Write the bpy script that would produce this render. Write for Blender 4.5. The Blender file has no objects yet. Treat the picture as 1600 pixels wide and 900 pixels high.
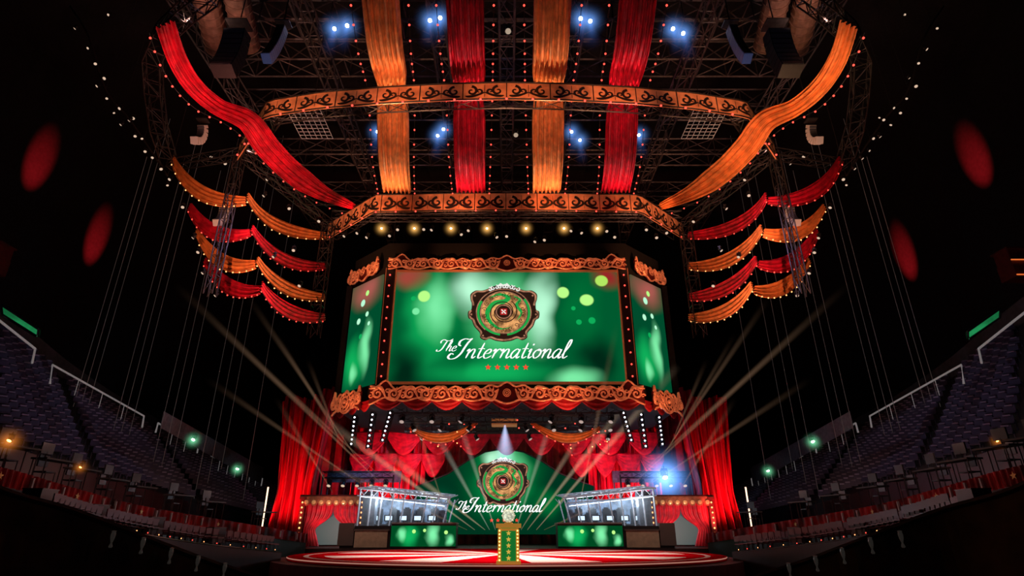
import bpy, math, random
from mathutils import Vector, Matrix
random.seed(7)
SC=bpy.context.scene; C=SC.collection
V=Vector; pi=math.pi; sin=math.sin; cos=math.cos; R=math.radians
try:
    SC.view_settings.view_transform='Standard'
except Exception: pass
F=896.; CX=792.; ZC=2.2; PT=R(23); DZ=ZC-.9; HZ=ZC+17.5
def ray(px,py):
    v=450-py
    return (px-CX, F*cos(PT)-v*sin(PT), F*sin(PT)+v*cos(PT))
def P(px,py,Y):
    d=ray(px,py); k=Y/d[1]; return V((d[0]*k,Y,ZC+d[2]*k))
def PH(px,py,z):
    d=ray(px,py); k=(z-ZC)/d[2]; return V((d[0]*k,d[1]*k,z))
def mir(v,s): return V((v.x*s,v.y,v.z))
# ---------- materials
MC={}
def M(name,col,rough=.5,metal=0,em=None,es=0,noise=0,scale=4,bump=0,samp=True,alpha=1,stretch=None):
    if name in MC: return MC[name]
    m=bpy.data.materials.new(name); m.use_nodes=True; nt=m.node_tree; b=nt.nodes['Principled BSDF']
    b.inputs['Base Color'].default_value=(*col,1); b.inputs['Roughness'].default_value=rough; b.inputs['Metallic'].default_value=metal
    if alpha<1: b.inputs['Alpha'].default_value=alpha
    if em: b.inputs['Emission Color'].default_value=(*em,1); b.inputs['Emission Strength'].default_value=es
    if noise or bump:
        tc=nt.nodes.new('ShaderNodeTexCoord'); n=nt.nodes.new('ShaderNodeTexNoise'); n.inputs['Scale'].default_value=scale; n.inputs['Detail'].default_value=5
        if stretch:
            mp=nt.nodes.new('ShaderNodeMapping');mp.inputs['Scale'].default_value=stretch;nt.links.new(tc.outputs['Object'],mp.inputs['Vector']);nt.links.new(mp.outputs[0],n.inputs['Vector'])
        else: nt.links.new(tc.outputs['Object'],n.inputs['Vector'])
        if noise:
            r=nt.nodes.new('ShaderNodeValToRGB'); r.color_ramp.elements[0].position=.35; r.color_ramp.elements[1].position=.65
            r.color_ramp.elements[0].color=(*[c*(1-noise) for c in col],1); r.color_ramp.elements[1].color=(*[min(1,c*(1+noise*.6)) for c in col],1)
            nt.links.new(n.outputs['Fac'],r.inputs['Fac']); nt.links.new(r.outputs['Color'],b.inputs['Base Color'])
            if em and noise>.3:
                r2=nt.nodes.new('ShaderNodeValToRGB'); r2.color_ramp.elements[0].position=.4; r2.color_ramp.elements[1].position=.62
                r2.color_ramp.elements[0].color=(*[c*(1-noise) for c in em],1); r2.color_ramp.elements[1].color=(*em,1)
                nt.links.new(n.outputs['Fac'],r2.inputs['Fac']); nt.links.new(r2.outputs['Color'],b.inputs['Emission Color'])
        if bump:
            bp=nt.nodes.new('ShaderNodeBump'); bp.inputs['Strength'].default_value=bump; nt.links.new(n.outputs['Fac'],bp.inputs['Height']); nt.links.new(bp.outputs['Normal'],b.inputs['Normal'])
    if not samp:
        try: m.cycles.emission_sampling='NONE'
        except Exception: pass
    MC[name]=m; return m
def E(name,col,s): return M(name,(.02,.02,.02),.5,0,col,s,samp=False)
red=M('red_fabric',(.6,.005,.03),.5,noise=.45,scale=2.5,bump=.15)
crimson=M('crimson_fabric',(.5,.003,.035),.5,noise=.45,scale=2.5,bump=.15)
orange=M('orange_fabric',(.82,.25,.06),.5,noise=.3,scale=2.5,bump=.15)
peach=M('peach_gold_fabric',(.85,.34,.12),.5,noise=.3,scale=2.5,bump=.15)
dred=M('dark_red_velvet',(.42,.004,.015),.6,noise=.4,scale=2)
black=M('black_paint',(.012,.012,.014),.45,noise=.3)
vblack=M('matt_black_skin',(.003,.003,.003),.9,noise=.2)
steel=M('dark_steel',(.06,.052,.052),.4,.6,noise=.3)
rsteel=M('roof_steel',(.07,.055,.055),.5,.3,noise=.4)
lsteel=M('light_steel',(.55,.56,.6),.35,.3,noise=.2,em=(.7,.8,1),es=.12)  # own glow stands for light glimmering on the booth steel
fasc=M('orange_painted_wood',(.9,.29,.12),.5,noise=.4,scale=1.5,em=(1,.26,.09),es=.09)  # faint own glow painted in for lamplight on the fascia
gold=M('carved_gold',(.9,.34,.15),.28,.45,noise=.45,scale=3,em=(1,.2,.07),es=.34)  # warm light on the carving is painted in as own glow
bright_gold=M('bright_gold',(.9,.55,.15),.3,.7,em=(1,.5,.08),es=.12)
dull_gold=M('dull_gold',(.6,.35,.1),.5,.3)
maroon=M('maroon_board',(.11,.007,.007),.5,noise=.3)
seatm=M('seat_plastic',(.05,.045,.1),.35,noise=.3,scale=1.2)
seatp=M('seat_top_glint',(.34,.32,.46),.3,noise=.85,scale=.6)  # highlight specks on the seat backs, put into a paler colour
conc=M('dark_concrete',(.006,.006,.008),.8,noise=.35)
wallm=M('black_wall',(.02,.018,.02),.9,noise=.3)
whitem=M('white_paint',(.6,.58,.58),.5,noise=.1,em=(.8,.75,.74),es=.14)  # slight own glow makes the white rails look lit
beige=M('beige_panel',(.55,.4,.28),.5,noise=.15)
redb=E('red_bulb',(1,.06,.04),2.8); warmb=E('warm_bulb',(1,.36,.12),3); whiteb=E('white_bulb',(.85,.88,1),5)
amb=E('amber_lens',(1,.66,.3),16); blu=E('blue_white_lens',(.75,.88,1),14); scrw=E('monitor_glow',(.45,.6,.9),.6)
boothscr=E('booth_monitor_glow',(.6,.8,1),1.6)
dimb=E('dim_lens',(.8,.62,.45),.5); starl=E('green_white_lens',(.55,1,.7),14); orl=E('orange_lens',(1,.35,.06),12)
# ---------- mesh builder
WO={}
class MB:
    def __init__(s): s.v=[];s.f=[];s.m=[]
    def add(s,vs,fs,mi=0):
        n=len(s.v); s.v+= [V(a) for a in vs]; s.f+=[tuple(i+n for i in f) for f in fs]; s.m+=[mi]*len(fs)
    def box(s,c,sz,rot=None,mi=0):
        c=V(c); vs=[]
        for x in(-.5,.5):
            for y in(-.5,.5):
                for z in(-.5,.5):
                    p=V((x*sz[0],y*sz[1],z*sz[2]))
                    if rot is not None: p=rot@p
                    vs.append(c+p)
        s.add(vs,[(0,1,3,2),(4,6,7,5),(0,4,5,1),(2,3,7,6),(0,2,6,4),(1,5,7,3)],mi)
    def tube(s,pts,r,n=6,mi=0):
        pts=[V(p) for p in pts]; k=len(pts); vs=[];up=V((0,0,1))
        for i,p in enumerate(pts):
            t=(pts[min(i+1,k-1)]-pts[max(i-1,0)])
            if t.length<1e-9: t=V((0,0,1))
            t.normalize()
            if i==0:
                a=t.cross(up)
                if a.length<.05: a=t.cross(V((1,0,0)))
            else:
                a=a-t*a.dot(t)
                if a.length<1e-6: a=t.orthogonal()
            a.normalize(); b=t.cross(a); rr=r[i] if isinstance(r,(list,tuple)) else r
            for j in range(n):
                q=2*pi*j/n; vs.append(p+(a*cos(q)+b*sin(q))*rr)
        fs=[(i*n+j,i*n+(j+1)%n,(i+1)*n+(j+1)%n,(i+1)*n+j) for i in range(k-1) for j in range(n)]
        fs+=[tuple(range(n-1,-1,-1)),tuple((k-1)*n+j for j in range(n))]
        s.add(vs,fs,mi)
    def bar(s,a,b,r,mi=0): s.tube([a,b],r,4,mi)
    def grid(s,g,mi=0):
        n=len(g[0]); s.add([p for row in g for p in row],[(i*n+j,i*n+j+1,(i+1)*n+j+1,(i+1)*n+j) for i in range(len(g)-1) for j in range(n-1)],mi)
    def lathe(s,prof,c=(0,0,0),n=16,mi=0,rot=None):
        vs=[]
        for r,z in prof:
            for j in range(n):
                p=V((r*cos(2*pi*j/n),r*sin(2*pi*j/n),z))
                if rot is not None:p=rot@p
                vs.append(V(c)+p)
        k=len(prof)
        fs=[(i*n+j,i*n+(j+1)%n,(i+1)*n+(j+1)%n,(i+1)*n+j) for i in range(k-1) for j in range(n)]
        fs+=[tuple(range(n-1,-1,-1)),tuple((k-1)*n+j for j in range(n))]
        s.add(vs,fs,mi)
    def prism(s,poly,xf,d0,d1,mi=0):
        n=len(poly); s.add([xf(u,w,d0) for u,w in poly]+[xf(u,w,d1) for u,w in poly],[tuple(range(n)),tuple(range(2*n-1,n-1,-1))]+[(i,(i+1)%n,n+(i+1)%n,n+i) for i in range(n)],mi)
    def ribbon(s,pts,w,xf,d,mi=0):
        k=len(pts); vs=[]
        for i,(u,v) in enumerate(pts):
            a=pts[max(i-1,0)];b=pts[min(i+1,k-1)];dx=b[0]-a[0];dy=b[1]-a[1];l=math.hypot(dx,dy) or 1
            ww=(w(i/(k-1),dx/l,dy/l) if callable(w) else w)/2
            vs+= [xf(u-dy/l*ww,v+dx/l*ww,d),xf(u+dy/l*ww,v-dx/l*ww,d)]
        s.add(vs,[(2*i,2*i+1,2*i+3,2*i+2) for i in range(k-1)],mi)
    def sphere(s,c,r,n=8,mi=0):
        pr=[(max(.001,r*sin(pi*i/n)),-r*cos(pi*i/n)) for i in range(n+1)]; s.lathe(pr,c,n+2,mi)
    def build(s,name,mats,parent=None,origin=None,smooth=False,rotz=0):
        if not isinstance(mats,(list,tuple)): mats=[mats]
        if origin is None:
            if parent is not None: origin=WO.get(parent.name,V((0,0,0)))
            elif s.v:
                xs=[p.x for p in s.v];ys=[p.y for p in s.v]; origin=V(((min(xs)+max(xs))/2,(min(ys)+max(ys))/2,min(p.z for p in s.v)))
        origin=V(origin)
        me=bpy.data.meshes.new(name); me.from_pydata([tuple(p-origin) for p in s.v],[],s.f)
        for m in mats: me.materials.append(m)
        me.polygons.foreach_set('material_index',s.m)
        if smooth: me.polygons.foreach_set('use_smooth',[True]*len(s.f))
        me.update(); o=bpy.data.objects.new(name,me); C.objects.link(o); WO[o.name]=origin
        if parent is not None:
            o.parent=parent; o.location=origin-WO.get(parent.name,V((0,0,0)))
        else: o.location=origin
        return o
def tag(o,label=None,cat=None,group=None,kind=None):
    if label:o['label']=label
    if cat:o['category']=cat
    if group:o['group']=group
    if kind:o['kind']=kind
    return o
def empty(name,loc,label,cat,group=None):
    o=bpy.data.objects.new(name,None); C.objects.link(o); o.location=loc; o.empty_display_size=.2; WO[o.name]=V(loc); return tag(o,label,cat,group)
def copy_tree(o,parent=None):
    c=o.copy(); C.objects.link(c)
    if parent is not None: c.parent=parent
    for ch in list(o.children): copy_tree(ch,c)
    return c
USED=set()
def place(proto,loc,label=None,rot=None,rotz=0,scale=1):
    o=proto if proto.name not in USED else copy_tree(proto)
    USED.add(proto.name)
    o.location=loc; WO[o.name]=V(loc)
    if rot is not None: o.rotation_mode='QUATERNION'; o.rotation_quaternion=rot
    else: o.rotation_euler=(0,0,rotz)
    o.scale=(scale,)*3
    if label: o['label']=label
    return o
def cr(pts,n):
    pts=[V(p) if len(p)==3 else V((p[0],p[1],0)) for p in pts]; k=len(pts)-1; out=[]
    for i in range(n+1):
        t=i/n*k; j=min(int(t),k-1); t-=j
        a,b,c,d=pts[max(j-1,0)],pts[j],pts[j+1],pts[min(j+2,k)]
        out.append(.5*((2*b)+(c-a)*t+(2*a-5*b+4*c-d)*t*t+(3*b-a-3*c+d)*t**3))
    return out
def bez(a,m,b,n):
    a,m,b=V(a),V(m),V(b);c=m*2-(a+b)*.5
    return [a*(1-t)**2+c*2*t*(1-t)+b*t*t for t in [i/n for i in range(n+1)]]
def XF(o,ex,ez,n):
    o=V(o);ex=V(ex).normalized();ez=V(ez).normalized();n=V(n).normalized()
    return lambda u,v,d=0:o+ex*u+ez*v+n*d
def spot(loc,to,energy,col,ang=40,blend=.8,size=.08):
    l=bpy.data.lights.new('spot','SPOT'); l.energy=energy;l.color=col;l.spot_size=R(ang);l.spot_blend=blend;l.shadow_soft_size=size
    o=bpy.data.objects.new('unseen_spot',l);C.objects.link(o);o.location=loc;o.rotation_euler=(V(to)-V(loc)).to_track_quat('-Z','Y').to_euler();return o  # unseen lamp with no fixture drawn, added to light the set
def point(loc,energy,col,size=.1):
    l=bpy.data.lights.new('point','POINT');l.energy=energy;l.color=col;l.shadow_soft_size=size
    o=bpy.data.objects.new('unseen_point',l);C.objects.link(o);o.location=loc;return o  # bare unseen lamp, added to brighten the things near it
def truss(mb,p0,p1,s=.4,bay=.8,r=.035):
    p0=V(p0);p1=V(p1);t=(p1-p0);L=t.length;t.normalize()
    a=t.cross(V((0,0,1)))
    if a.length<.1:a=t.cross(V((0,1,0)))
    a.normalize();b=a.cross(t);n=max(2,int(L/bay));cs=[(a*i+b*j)*s/2 for i,j in((-1,-1),(1,-1),(1,1),(-1,1))]
    for c in cs: mb.bar(p0+c,p1+c,r)
    for i in range(n):
        q0=p0+t*L*i/n;q1=p0+t*L*(i+1)/n
        for j in range(4):
            A,B=(cs[j],cs[(j+1)%4]) if i%2 else (cs[(j+1)%4],cs[j])
            mb.bar(q0+A,q1+B,r*.6); mb.bar(q0+cs[j],q0+cs[(j+1)%4],r*.6)
def drape(mb,path,wf,wd,amp,nf,seed=0,m=44):
    rnd=random.Random(seed);ph=rnd.random()*6;k=len(path);g=[]
    for i,p in enumerate(path):
        t=(path[min(i+1,k-1)]-path[max(i-1,0)]).normalized();d=wd(i/(k-1)) if callable(wd) else V(wd)
        d=(d-t*d.dot(t)).normalized();nn=t.cross(d);w=wf(i/(k-1)) if callable(wf) else wf;row=[]
        for j in range(m+1):
            s=j/m;f=sin(2*pi*nf*s+ph+.5*sin(i*.17+seed))+.45*sin(2*pi*nf*2.3*s+ph*2+.3*sin(i*.11))
            row.append(p+d*(s-.5)*w+nn*amp*f)
        g.append(row)
    mb.grid(g)
bulbmesh={}
def bulbs(parent,pts,mat,r=.06,name='bulb'):
    k=(mat.name,r)
    if k not in bulbmesh:
        b=MB();b.sphere((0,0,0),r,6);o=b.build(name,mat,parent,origin=(0,0,0));bulbmesh[k]=o.data
        o.location=V(pts[0])-WO[parent.name];rest=pts[1:]
    else: rest=pts
    for p in rest:
        o=bpy.data.objects.new(name,bulbmesh[k]);C.objects.link(o);o.parent=parent;o.location=V(p)-WO[parent.name]
def string_lights(pts,n,mat,label,group,r=.06):
    path=cr(pts,max(n*2,8));e=empty('string_lights',path[0],label,'string lights',group)
    b=MB();b.tube(path,.012,4);b.build('cable',black,e)
    bulbs(e,[path[min(len(path)-1,int((i+.5)*len(path)/n))]-V((0,0,r)) for i in range(n)],mat,r)
    return e
# ---------- haze light painted as self-emitting volumes
def volmat(name,col,s,cone=True,pw=1.0):
    m=bpy.data.materials.new(name);m.use_nodes=True;nt=m.node_tree;nt.nodes.clear();N=nt.nodes.new;L=nt.links.new
    def ma(op,a,b=None,cl=False):
        x=N('ShaderNodeMath');x.operation=op;x.use_clamp=cl
        for i,q in enumerate((a,b)):
            if q is None:continue
            if isinstance(q,(int,float)):x.inputs[i].default_value=q
            else:L(q,x.inputs[i])
        return x.outputs[0]
    tc=N('ShaderNodeTexCoord');sp=N('ShaderNodeSeparateXYZ');L(tc.outputs['Object'],sp.inputs[0]);X,Y,Z=sp.outputs
    if cone:
        rho=ma('SQRT',ma('ADD',ma('MULTIPLY',X,X),ma('MULTIPLY',Y,Y)));Rr=ma('ADD',ma('MULTIPLY',Z,.92),.08)
        a=ma('POWER',ma('SUBTRACT',1,ma('POWER',ma('DIVIDE',rho,Rr),2),True),2);b=ma('POWER',ma('SUBTRACT',1,Z,True),pw)
        st=ma('MULTIPLY',ma('DIVIDE',ma('MULTIPLY',a,b),ma('ADD',Rr,.15)),s)
    else:
        ln=N('ShaderNodeVectorMath');ln.operation='LENGTH';L(tc.outputs['Object'],ln.inputs[0])
        st=ma('MULTIPLY',ma('POWER',ma('SUBTRACT',1,ln.outputs['Value'],True),5),s)
    e=N('ShaderNodeEmission');e.inputs['Color'].default_value=(*col,1);L(st,e.inputs['Strength'])
    o=N('ShaderNodeOutputMaterial');L(e.outputs[0],o.inputs['Volume'])
    try:m.cycles.emission_sampling='NONE'
    except Exception:pass
    return m
cb=MB();cb.lathe([(.08,0),(1,1)],n=20);conemesh={}
def beam(a,b,rad,mat,parent=None,label=None,name='painted_light_beam'):  # cone glows by itself, painting a beam of light in haze
    if mat.name not in conemesh:
        o=cb.build(name,mat,origin=(0,0,0));conemesh[mat.name]=o.data
    else:
        o=bpy.data.objects.new(name,conemesh[mat.name]);C.objects.link(o)
    a=V(a);b=V(b)
    if parent: o.parent=parent;o.location=a-WO[parent.name]
    else:
        o.location=a;tag(o,label,'light beam','self-glowing cones standing for light beams')
    o.rotation_mode='QUATERNION';o.rotation_quaternion=(b-a).to_track_quat('Z','Y');o.scale=(rad,rad,(b-a).length);return o
glowm={}
def glow(parent,loc,r,mat):  # emitting sphere that paints the halo round a lamp
    if mat.name not in glowm:
        b=MB();b.sphere((0,0,0),1,10);o=b.build('painted_haze_glow',mat,origin=(0,0,0));glowm[mat.name]=o.data
    else:
        o=bpy.data.objects.new('painted_haze_glow',glowm[mat.name]);C.objects.link(o)
    o.parent=parent;o.location=loc;o.scale=(r,r,r)
vblue=volmat('blue_beam_light',(.1,.28,1),.42,pw=1.8);vwarm=volmat('warm_beam_light',(1,.72,.48),.9,pw=1);vwhite=volmat('white_beam_light',(.55,.65,1),1.6,pw=.6);vgreen=volmat('cool_beam_light',(.9,1,.82),.85,pw=1);vfaint=volmat('faint_beam_light',(1,.58,.34),.5,pw=1.5)
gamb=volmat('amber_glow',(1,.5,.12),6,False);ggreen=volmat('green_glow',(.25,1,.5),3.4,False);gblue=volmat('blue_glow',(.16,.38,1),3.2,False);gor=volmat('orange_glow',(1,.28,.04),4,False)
# ---------- screen material
def screenmat(name,base,blobs,strength=1,scale=1):
    m=bpy.data.materials.new(name);m.use_nodes=True;nt=m.node_tree;nt.nodes.clear();N=nt.nodes.new;L=nt.links.new
    tc=N('ShaderNodeTexCoord');nz=N('ShaderNodeTexNoise');nz.inputs['Scale'].default_value=.45/scale;nz.inputs['Detail'].default_value=1
    L(tc.outputs['Object'],nz.inputs['Vector'])
    acc=None
    for cx,cz,rx,rz,col,soft in blobs:
        src=tc.outputs['Object']
        if soft>.5:
            md=N('ShaderNodeVectorMath');md.operation='MULTIPLY_ADD';md.inputs[1].default_value=(1.6*scale,0,.6*scale);L(nz.outputs['Color'],md.inputs[0]);L(src,md.inputs[2]);src=md.outputs[0];off=(.8*scale,.3*scale)
        else: off=(0,0)
        a=N('ShaderNodeVectorMath');a.operation='SUBTRACT';a.inputs[1].default_value=(cx+off[0],0,cz+off[1]);L(src,a.inputs[0])
        b=N('ShaderNodeVectorMath');b.operation='MULTIPLY';b.inputs[1].default_value=(1/rx,0,1/rz);L(a.outputs[0],b.inputs[0])
        l=N('ShaderNodeVectorMath');l.operation='LENGTH';L(b.outputs[0],l.inputs[0])
        r=N('ShaderNodeMapRange');r.interpolation_type='SMOOTHSTEP';r.inputs[1].default_value=1;r.inputs[2].default_value=1-soft;L(l.outputs['Value'],r.inputs[0])
        mx=N('ShaderNodeMixRGB');mx.inputs[2].default_value=(*col,1);L(r.outputs[0],mx.inputs[0])
        if acc is None: mx.inputs[1].default_value=(*base,1)
        else: L(acc,mx.inputs[1])
        acc=mx.outputs[0]
    e=N('ShaderNodeEmission');e.inputs['Strength'].default_value=strength;L(acc,e.inputs['Color']);o=N('ShaderNodeOutputMaterial');L(e.outputs[0],o.inputs['Surface']);return m
DG=(0,.02,.008);G1=(0,.15,.035);G2=(.005,.42,.1);G3=(.2,.85,.38);G4=(.5,1,.68);YB=(.5,1,.25)
mainsc=screenmat('green_screen_picture',(0,.1,.028),[(-4.6,.5,2.2,4.5,G2,.95),(-4.3,1.2,1.3,2.8,G3,.95),(0,0,3.6,4.2,G2,.9),(-.2,1.0,2.8,3.4,G3,.95),(-2.2,2.3,1.8,2.2,G4,.95),(2.1,1,1.3,3.4,G4,.9),(4.6,1.2,1.6,3,G1,.9),(-1,-3,4.5,1,G2,.9),(5.4,-2.2,1.6,2.2,DG,.9),(-6,-3,1.6,2.5,DG,.9),(-3,-1.5,1.1,2.2,G1,.9),(3.9,-3.3,2,.9,G3,.9),(6.2,3.2,1.4,1.2,(.3,.02,.02),.9),(-6.3,3.2,1.6,1.2,(.35,.06,.04),.9),
 (-5.15,1.9,.42,.42,YB,.25),(-5.6,.9,.26,.26,G3,.3),(3.5,2.15,.42,.42,YB,.25),(4.95,1.65,.48,.42,YB,.25),(5.95,2.95,.45,.42,(.45,.8,.12),.25),(4.4,.2,.2,.2,G2,.3),(-5.8,1.75,.18,.18,G2,.3),(5.2,.3,.25,.25,G2,.3),(4.1,1.1,.16,.16,G2,.3)],1.0)
sidesc=screenmat('side_screen_picture',(0,.07,.025),[(-.6,-1.8,1.6,2.2,G2,.9),(.5,-1,.7,2.4,G3,.9),(0,2.9,2.4,1.7,(.4,.1,.08),.9),(-.3,2.1,.28,.28,G4,.3),(.3,1.2,.2,.2,G4,.3),(-.6,.9,.24,.24,G4,.3),(.6,.5,.16,.16,G4,.3),(.1,2.7,.22,.22,YB,.3),(-.2,-.2,.2,.2,G2,.3),(-.5,-2.5,.4,1,G3,.9)],1.0)
backsc=screenmat('stage_screen_picture',(0,.035,.014),[(0,.6,4.4,4,G1,.9),(0,1,2.9,3.4,G2,.95),(.3,1.2,2.1,2.8,G3,.95),(-.9,2.2,1.0,1.3,G4,.9),(-4.6,-1.5,1.5,2,(0,.09,.035),.9),(3.4,-1,1.5,1.5,G1,.9)],.95)
desksc=screenmat('desk_screen_picture',(0,.06,.014),[(-.8,0,.8,.8,G2,.9),(.6,.1,.5,.8,G3,.9),(-1.2,.1,.3,.5,G3,.9),(1.3,.2,.12,.12,YB,.3),(.1,.3,.1,.1,YB,.3),(-.5,.25,.12,.12,YB,.3),(1.5,-.2,.3,.4,G3,.9)],1.1,.3)
def EM(n,c,s,noise=0,scale=3): return M(n,(.01,.01,.01),.6,0,c,s,noise=noise,scale=scale,samp=False)
e_dark=EM('picture_dark_bronze',(.02,.008,.005),1);e_rim=EM('picture_copper',(.62,.28,.16),.8,.5,4);e_gold=EM('picture_gold',(.95,.45,.16),.9,.78,2.4);e_green=EM('picture_green',(.01,.42,.07),.9);e_white=EM('picture_white',(1,1,.97),1.15);e_sil=EM('picture_silver',(.85,.86,.8),1,.2,6);e_redp=EM('picture_red',(1,.06,.03),1);e_maroon=EM('picture_maroon',(.5,.02,.02),1)
def scroll(cx,cy,r,a0,turns,sg,n=22,end=.12):
    return [(cx+r*(1-(1-end)*i/n)*cos(a0+sg*turns*2*pi*i/n),cy+r*(1-(1-end)*i/n)*sin(a0+sg*turns*2*pi*i/n)) for i in range(n+1)]
def emblem(parent,c,Rr):
    b=MB();xf=lambda u,v,d:V((c.x+u*Rr*1.04,c.y-d,c.z+v*Rr))
    half=[(0,.94),(.2,.92),(.36,.86),(.52,.78),(.66,.74),(.84,.74),(.99,.62),(.99,.44),(.95,.3),(.96,.1),(1.05,.04),(1.04,-.16),(.94,-.24),(.86,-.44),(.7,-.64),(.68,-.8),(.54,-.88),(.4,-.83),(.22,-.9),(0,-.93)]
    half=[(p.x,p.y) for p in cr(half,76)]
    poly=half+[(-x,y) for x,y in half[-2:0:-1]]
    b.prism(poly[::-1],xf,.01,.03,0)
    def ring(r0,r1,a0,a1,d,mi,n=60,q=.93): b.add([xf(r*cos(a0+(a1-a0)*i/n),r*sin(a0+(a1-a0)*i/n)*q+.02,d) for i in range(n+1) for r in(r0,r1)],[(2*i,2*i+1,2*i+3,2*i+2) for i in range(n)],mi)
    for sg in(1,-1):
        b.ribbon([(sg*x*.95,y*.95) for x,y in half[8:34]],.055,xf,.045,1)
        b.ribbon([(sg*x*.945,y*.945) for x,y in half[38:]],.055,xf,.045,1)
        for x,y in((.86,.56),(.95,-.06),(.6,-.74)): b.prism([(sg*x+.06*cos(q),y+.06*sin(q)) for q in [2*pi*i/12 for i in range(12)]],xf,.05,.06,0);b.prism([(sg*x+.03*cos(q),y+.03*sin(q)) for q in [2*pi*i/12 for i in range(12)]],xf,.065,.07,1)
    ring(.79,.82,R(-48),R(228),.045,1,60,.95);ring(.715,.785,R(150),R(262),.045,3,60,.97);ring(.715,.785,R(-82),R(36),.045,3,60,.97)
    ring(.665,.7,0,2*pi,.05,1,60,1.0)
    b.prism([(.665*cos(2*pi*i/50),.665*sin(2*pi*i/50)+.02) for i in range(50)],xf,.04,.06,2)
    b.ribbon([(p.x,p.y) for p in cr([(-.4,.5),(-.12,.6),(.14,.5),(.02,.37),(-.28,.3),(-.48,.0),(-.38,-.32),(-.1,-.52),(.2,-.48)],44)],lambda t,x,y:.13*sin(pi*min(1,t*1.02+.02))+.02,xf,.075,3)
    b.ribbon([(p.x,p.y) for p in cr([(.3,.54),(.48,.42),(.38,.24),(.52,.0),(.4,-.24)],34)],lambda t,x,y:.08*sin(pi*min(1,t+.02))+.015,xf,.075,3)
    for sg in(0,pi): b.ribbon(scroll(0,.02,.42,sg+1.0,.7,-1,30,.62),.03,xf,.08,0)
    for k in range(18):
        a=2*pi*k/18+.2;b.ribbon(scroll(.57*cos(a),.57*sin(a)+.02,.075,a,1.2,1 if k%2 else -1,14),.018,xf,.085,0)
    b.prism([(.26*cos(2*pi*i/24),.26*sin(2*pi*i/24)+.02) for i in range(24)],xf,.09,.1,0)
    ring(.2,.235,0,2*pi,.11,1,24,1.0)
    b.prism([(-.1,-.08),(.1,-.08),(.1,.12),(-.1,.12)],xf,.105,.112,6)
    b.ribbon([(-.065,.085),(.065,-.045)],.035,xf,.128,4);b.prism([(.02,.04),(.06,.04),(.06,.08),(.02,.08)],xf,.121,.13,4);b.prism([(-.06,-.04),(-.02,-.04),(-.02,0),(-.06,0)],xf,.121,.13,4)
    for k in range(9):
        a=R(62+7*k);b.ribbon(scroll(.88*cos(a),.84*sin(a)+.03,.075,a,1.0,1 if k%2 else -1,9),.035,xf,.06,4)
    b.prism([(-.22,.87),(-.1,.99),(0,.93),(.1,.99),(.22,.87),(0,.9)],xf,.03,.05,4)
    return b.build('emblem',[e_dark,e_rim,e_gold,e_green,e_sil,e_redp,e_maroon],parent)
GL={'n':(1.1,[[(0,.75),(.14,1),(.22,.8),(.2,0)],[(.22,.45),(.45,.92),(.66,1),(.78,.75),(.76,.2),(.88,0),(1.1,.22)]]),
't':(.72,[[(.3,1.7),(.27,.9),(.26,.25),(.4,0),(.7,.2)],[(-.05,1.02),(.3,1.08),(.62,1.02)]]),
'e':(.86,[[(.06,.48),(.5,.55),(.62,.82),(.42,1),(.14,.75),(.08,.3),(.3,0),(.58,.05),(.86,.28)]]),
'r':(.8,[[(0,.75),(.14,1),(.22,.8),(.2,0)],[(.22,.45),(.4,.88),(.6,1.02),(.74,.88)]]),
'a':(1.0,[[(.72,.85),(.45,1.02),(.14,.7),(.08,.28),(.28,0),(.52,.18),(.72,.7)],[(.76,1),(.7,.25),(.8,0),(1.0,.2)]]),
'i':(.52,[[(0,.7),(.18,1),(.18,.25),(.28,0),(.52,.2)],[(.2,1.42),(.22,1.6)]]),
'o':(.9,[[(.45,1),(.14,.75),(.08,.35),(.35,0),(.68,.25),(.74,.7),(.48,1),(.42,.85),(.95,.8)]]),
'l':(.55,[[(0,.3),(.38,1.3),(.42,1.95),(.25,2.0),(.15,1.4),(.14,.3),(.28,0),(.6,.25)]]),
'h':(.98,[[(0,.3),(.38,1.4),(.38,2.0),(.22,1.9),(.14,1.2),(.12,0)],[(.14,.45),(.35,.92),(.56,.98),(.66,.75),(.64,.2),(.74,0),(.98,.22)]]),
'I':(1.15,[[(.3,1.35),(.02,1.5),(-.02,1.9),(.35,2.15),(.8,2.1),(1.1,2.2)],[(1.1,2.2),(.85,1.75),(.72,1.1),(.62,.5),(.3,.02),(-.2,-.1),(-.5,.15),(-.35,.5),(-.05,.4)]]),
'T':(1.35,[[(-.1,1.5),(-.2,1.9),(.15,2.2),(.7,2.02),(1.3,2.0),(1.7,2.35)],[(.85,2.0),(.72,1.3),(.6,.5),(.3,.02),(-.15,0),(-.25,.3)]])}
def write(b,txt,x0,z0,sx,sz,y,wt=.14):
    x=x0
    for ch in txt:
        w,sts=GL[ch]
        for st in sts:
            pts=[(p.x,p.y) for p in cr(st,max(10,len(st)*6))]
            xf=lambda u,v,d:V((x+(u+v*.42)*sx,y-d,z0+v*sz))
            b.ribbon(pts,lambda t,dx,dy:wt*(.35+.85*abs(dy))*(1.3 if ch in'IT' else 1)*(.45+.55*min(1,8*min(t,1-t)+.1)),xf,.06)
        x+=w*sx
    return x
def star(b,xf,cx,cy,r,d,mi=0):
    b.prism([(cx+(r if i%2==0 else r*.42)*sin(pi*i/5),cy+(r if i%2==0 else r*.42)*cos(pi*i/5)) for i in range(10)],xf,d,d+.015,mi)
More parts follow.
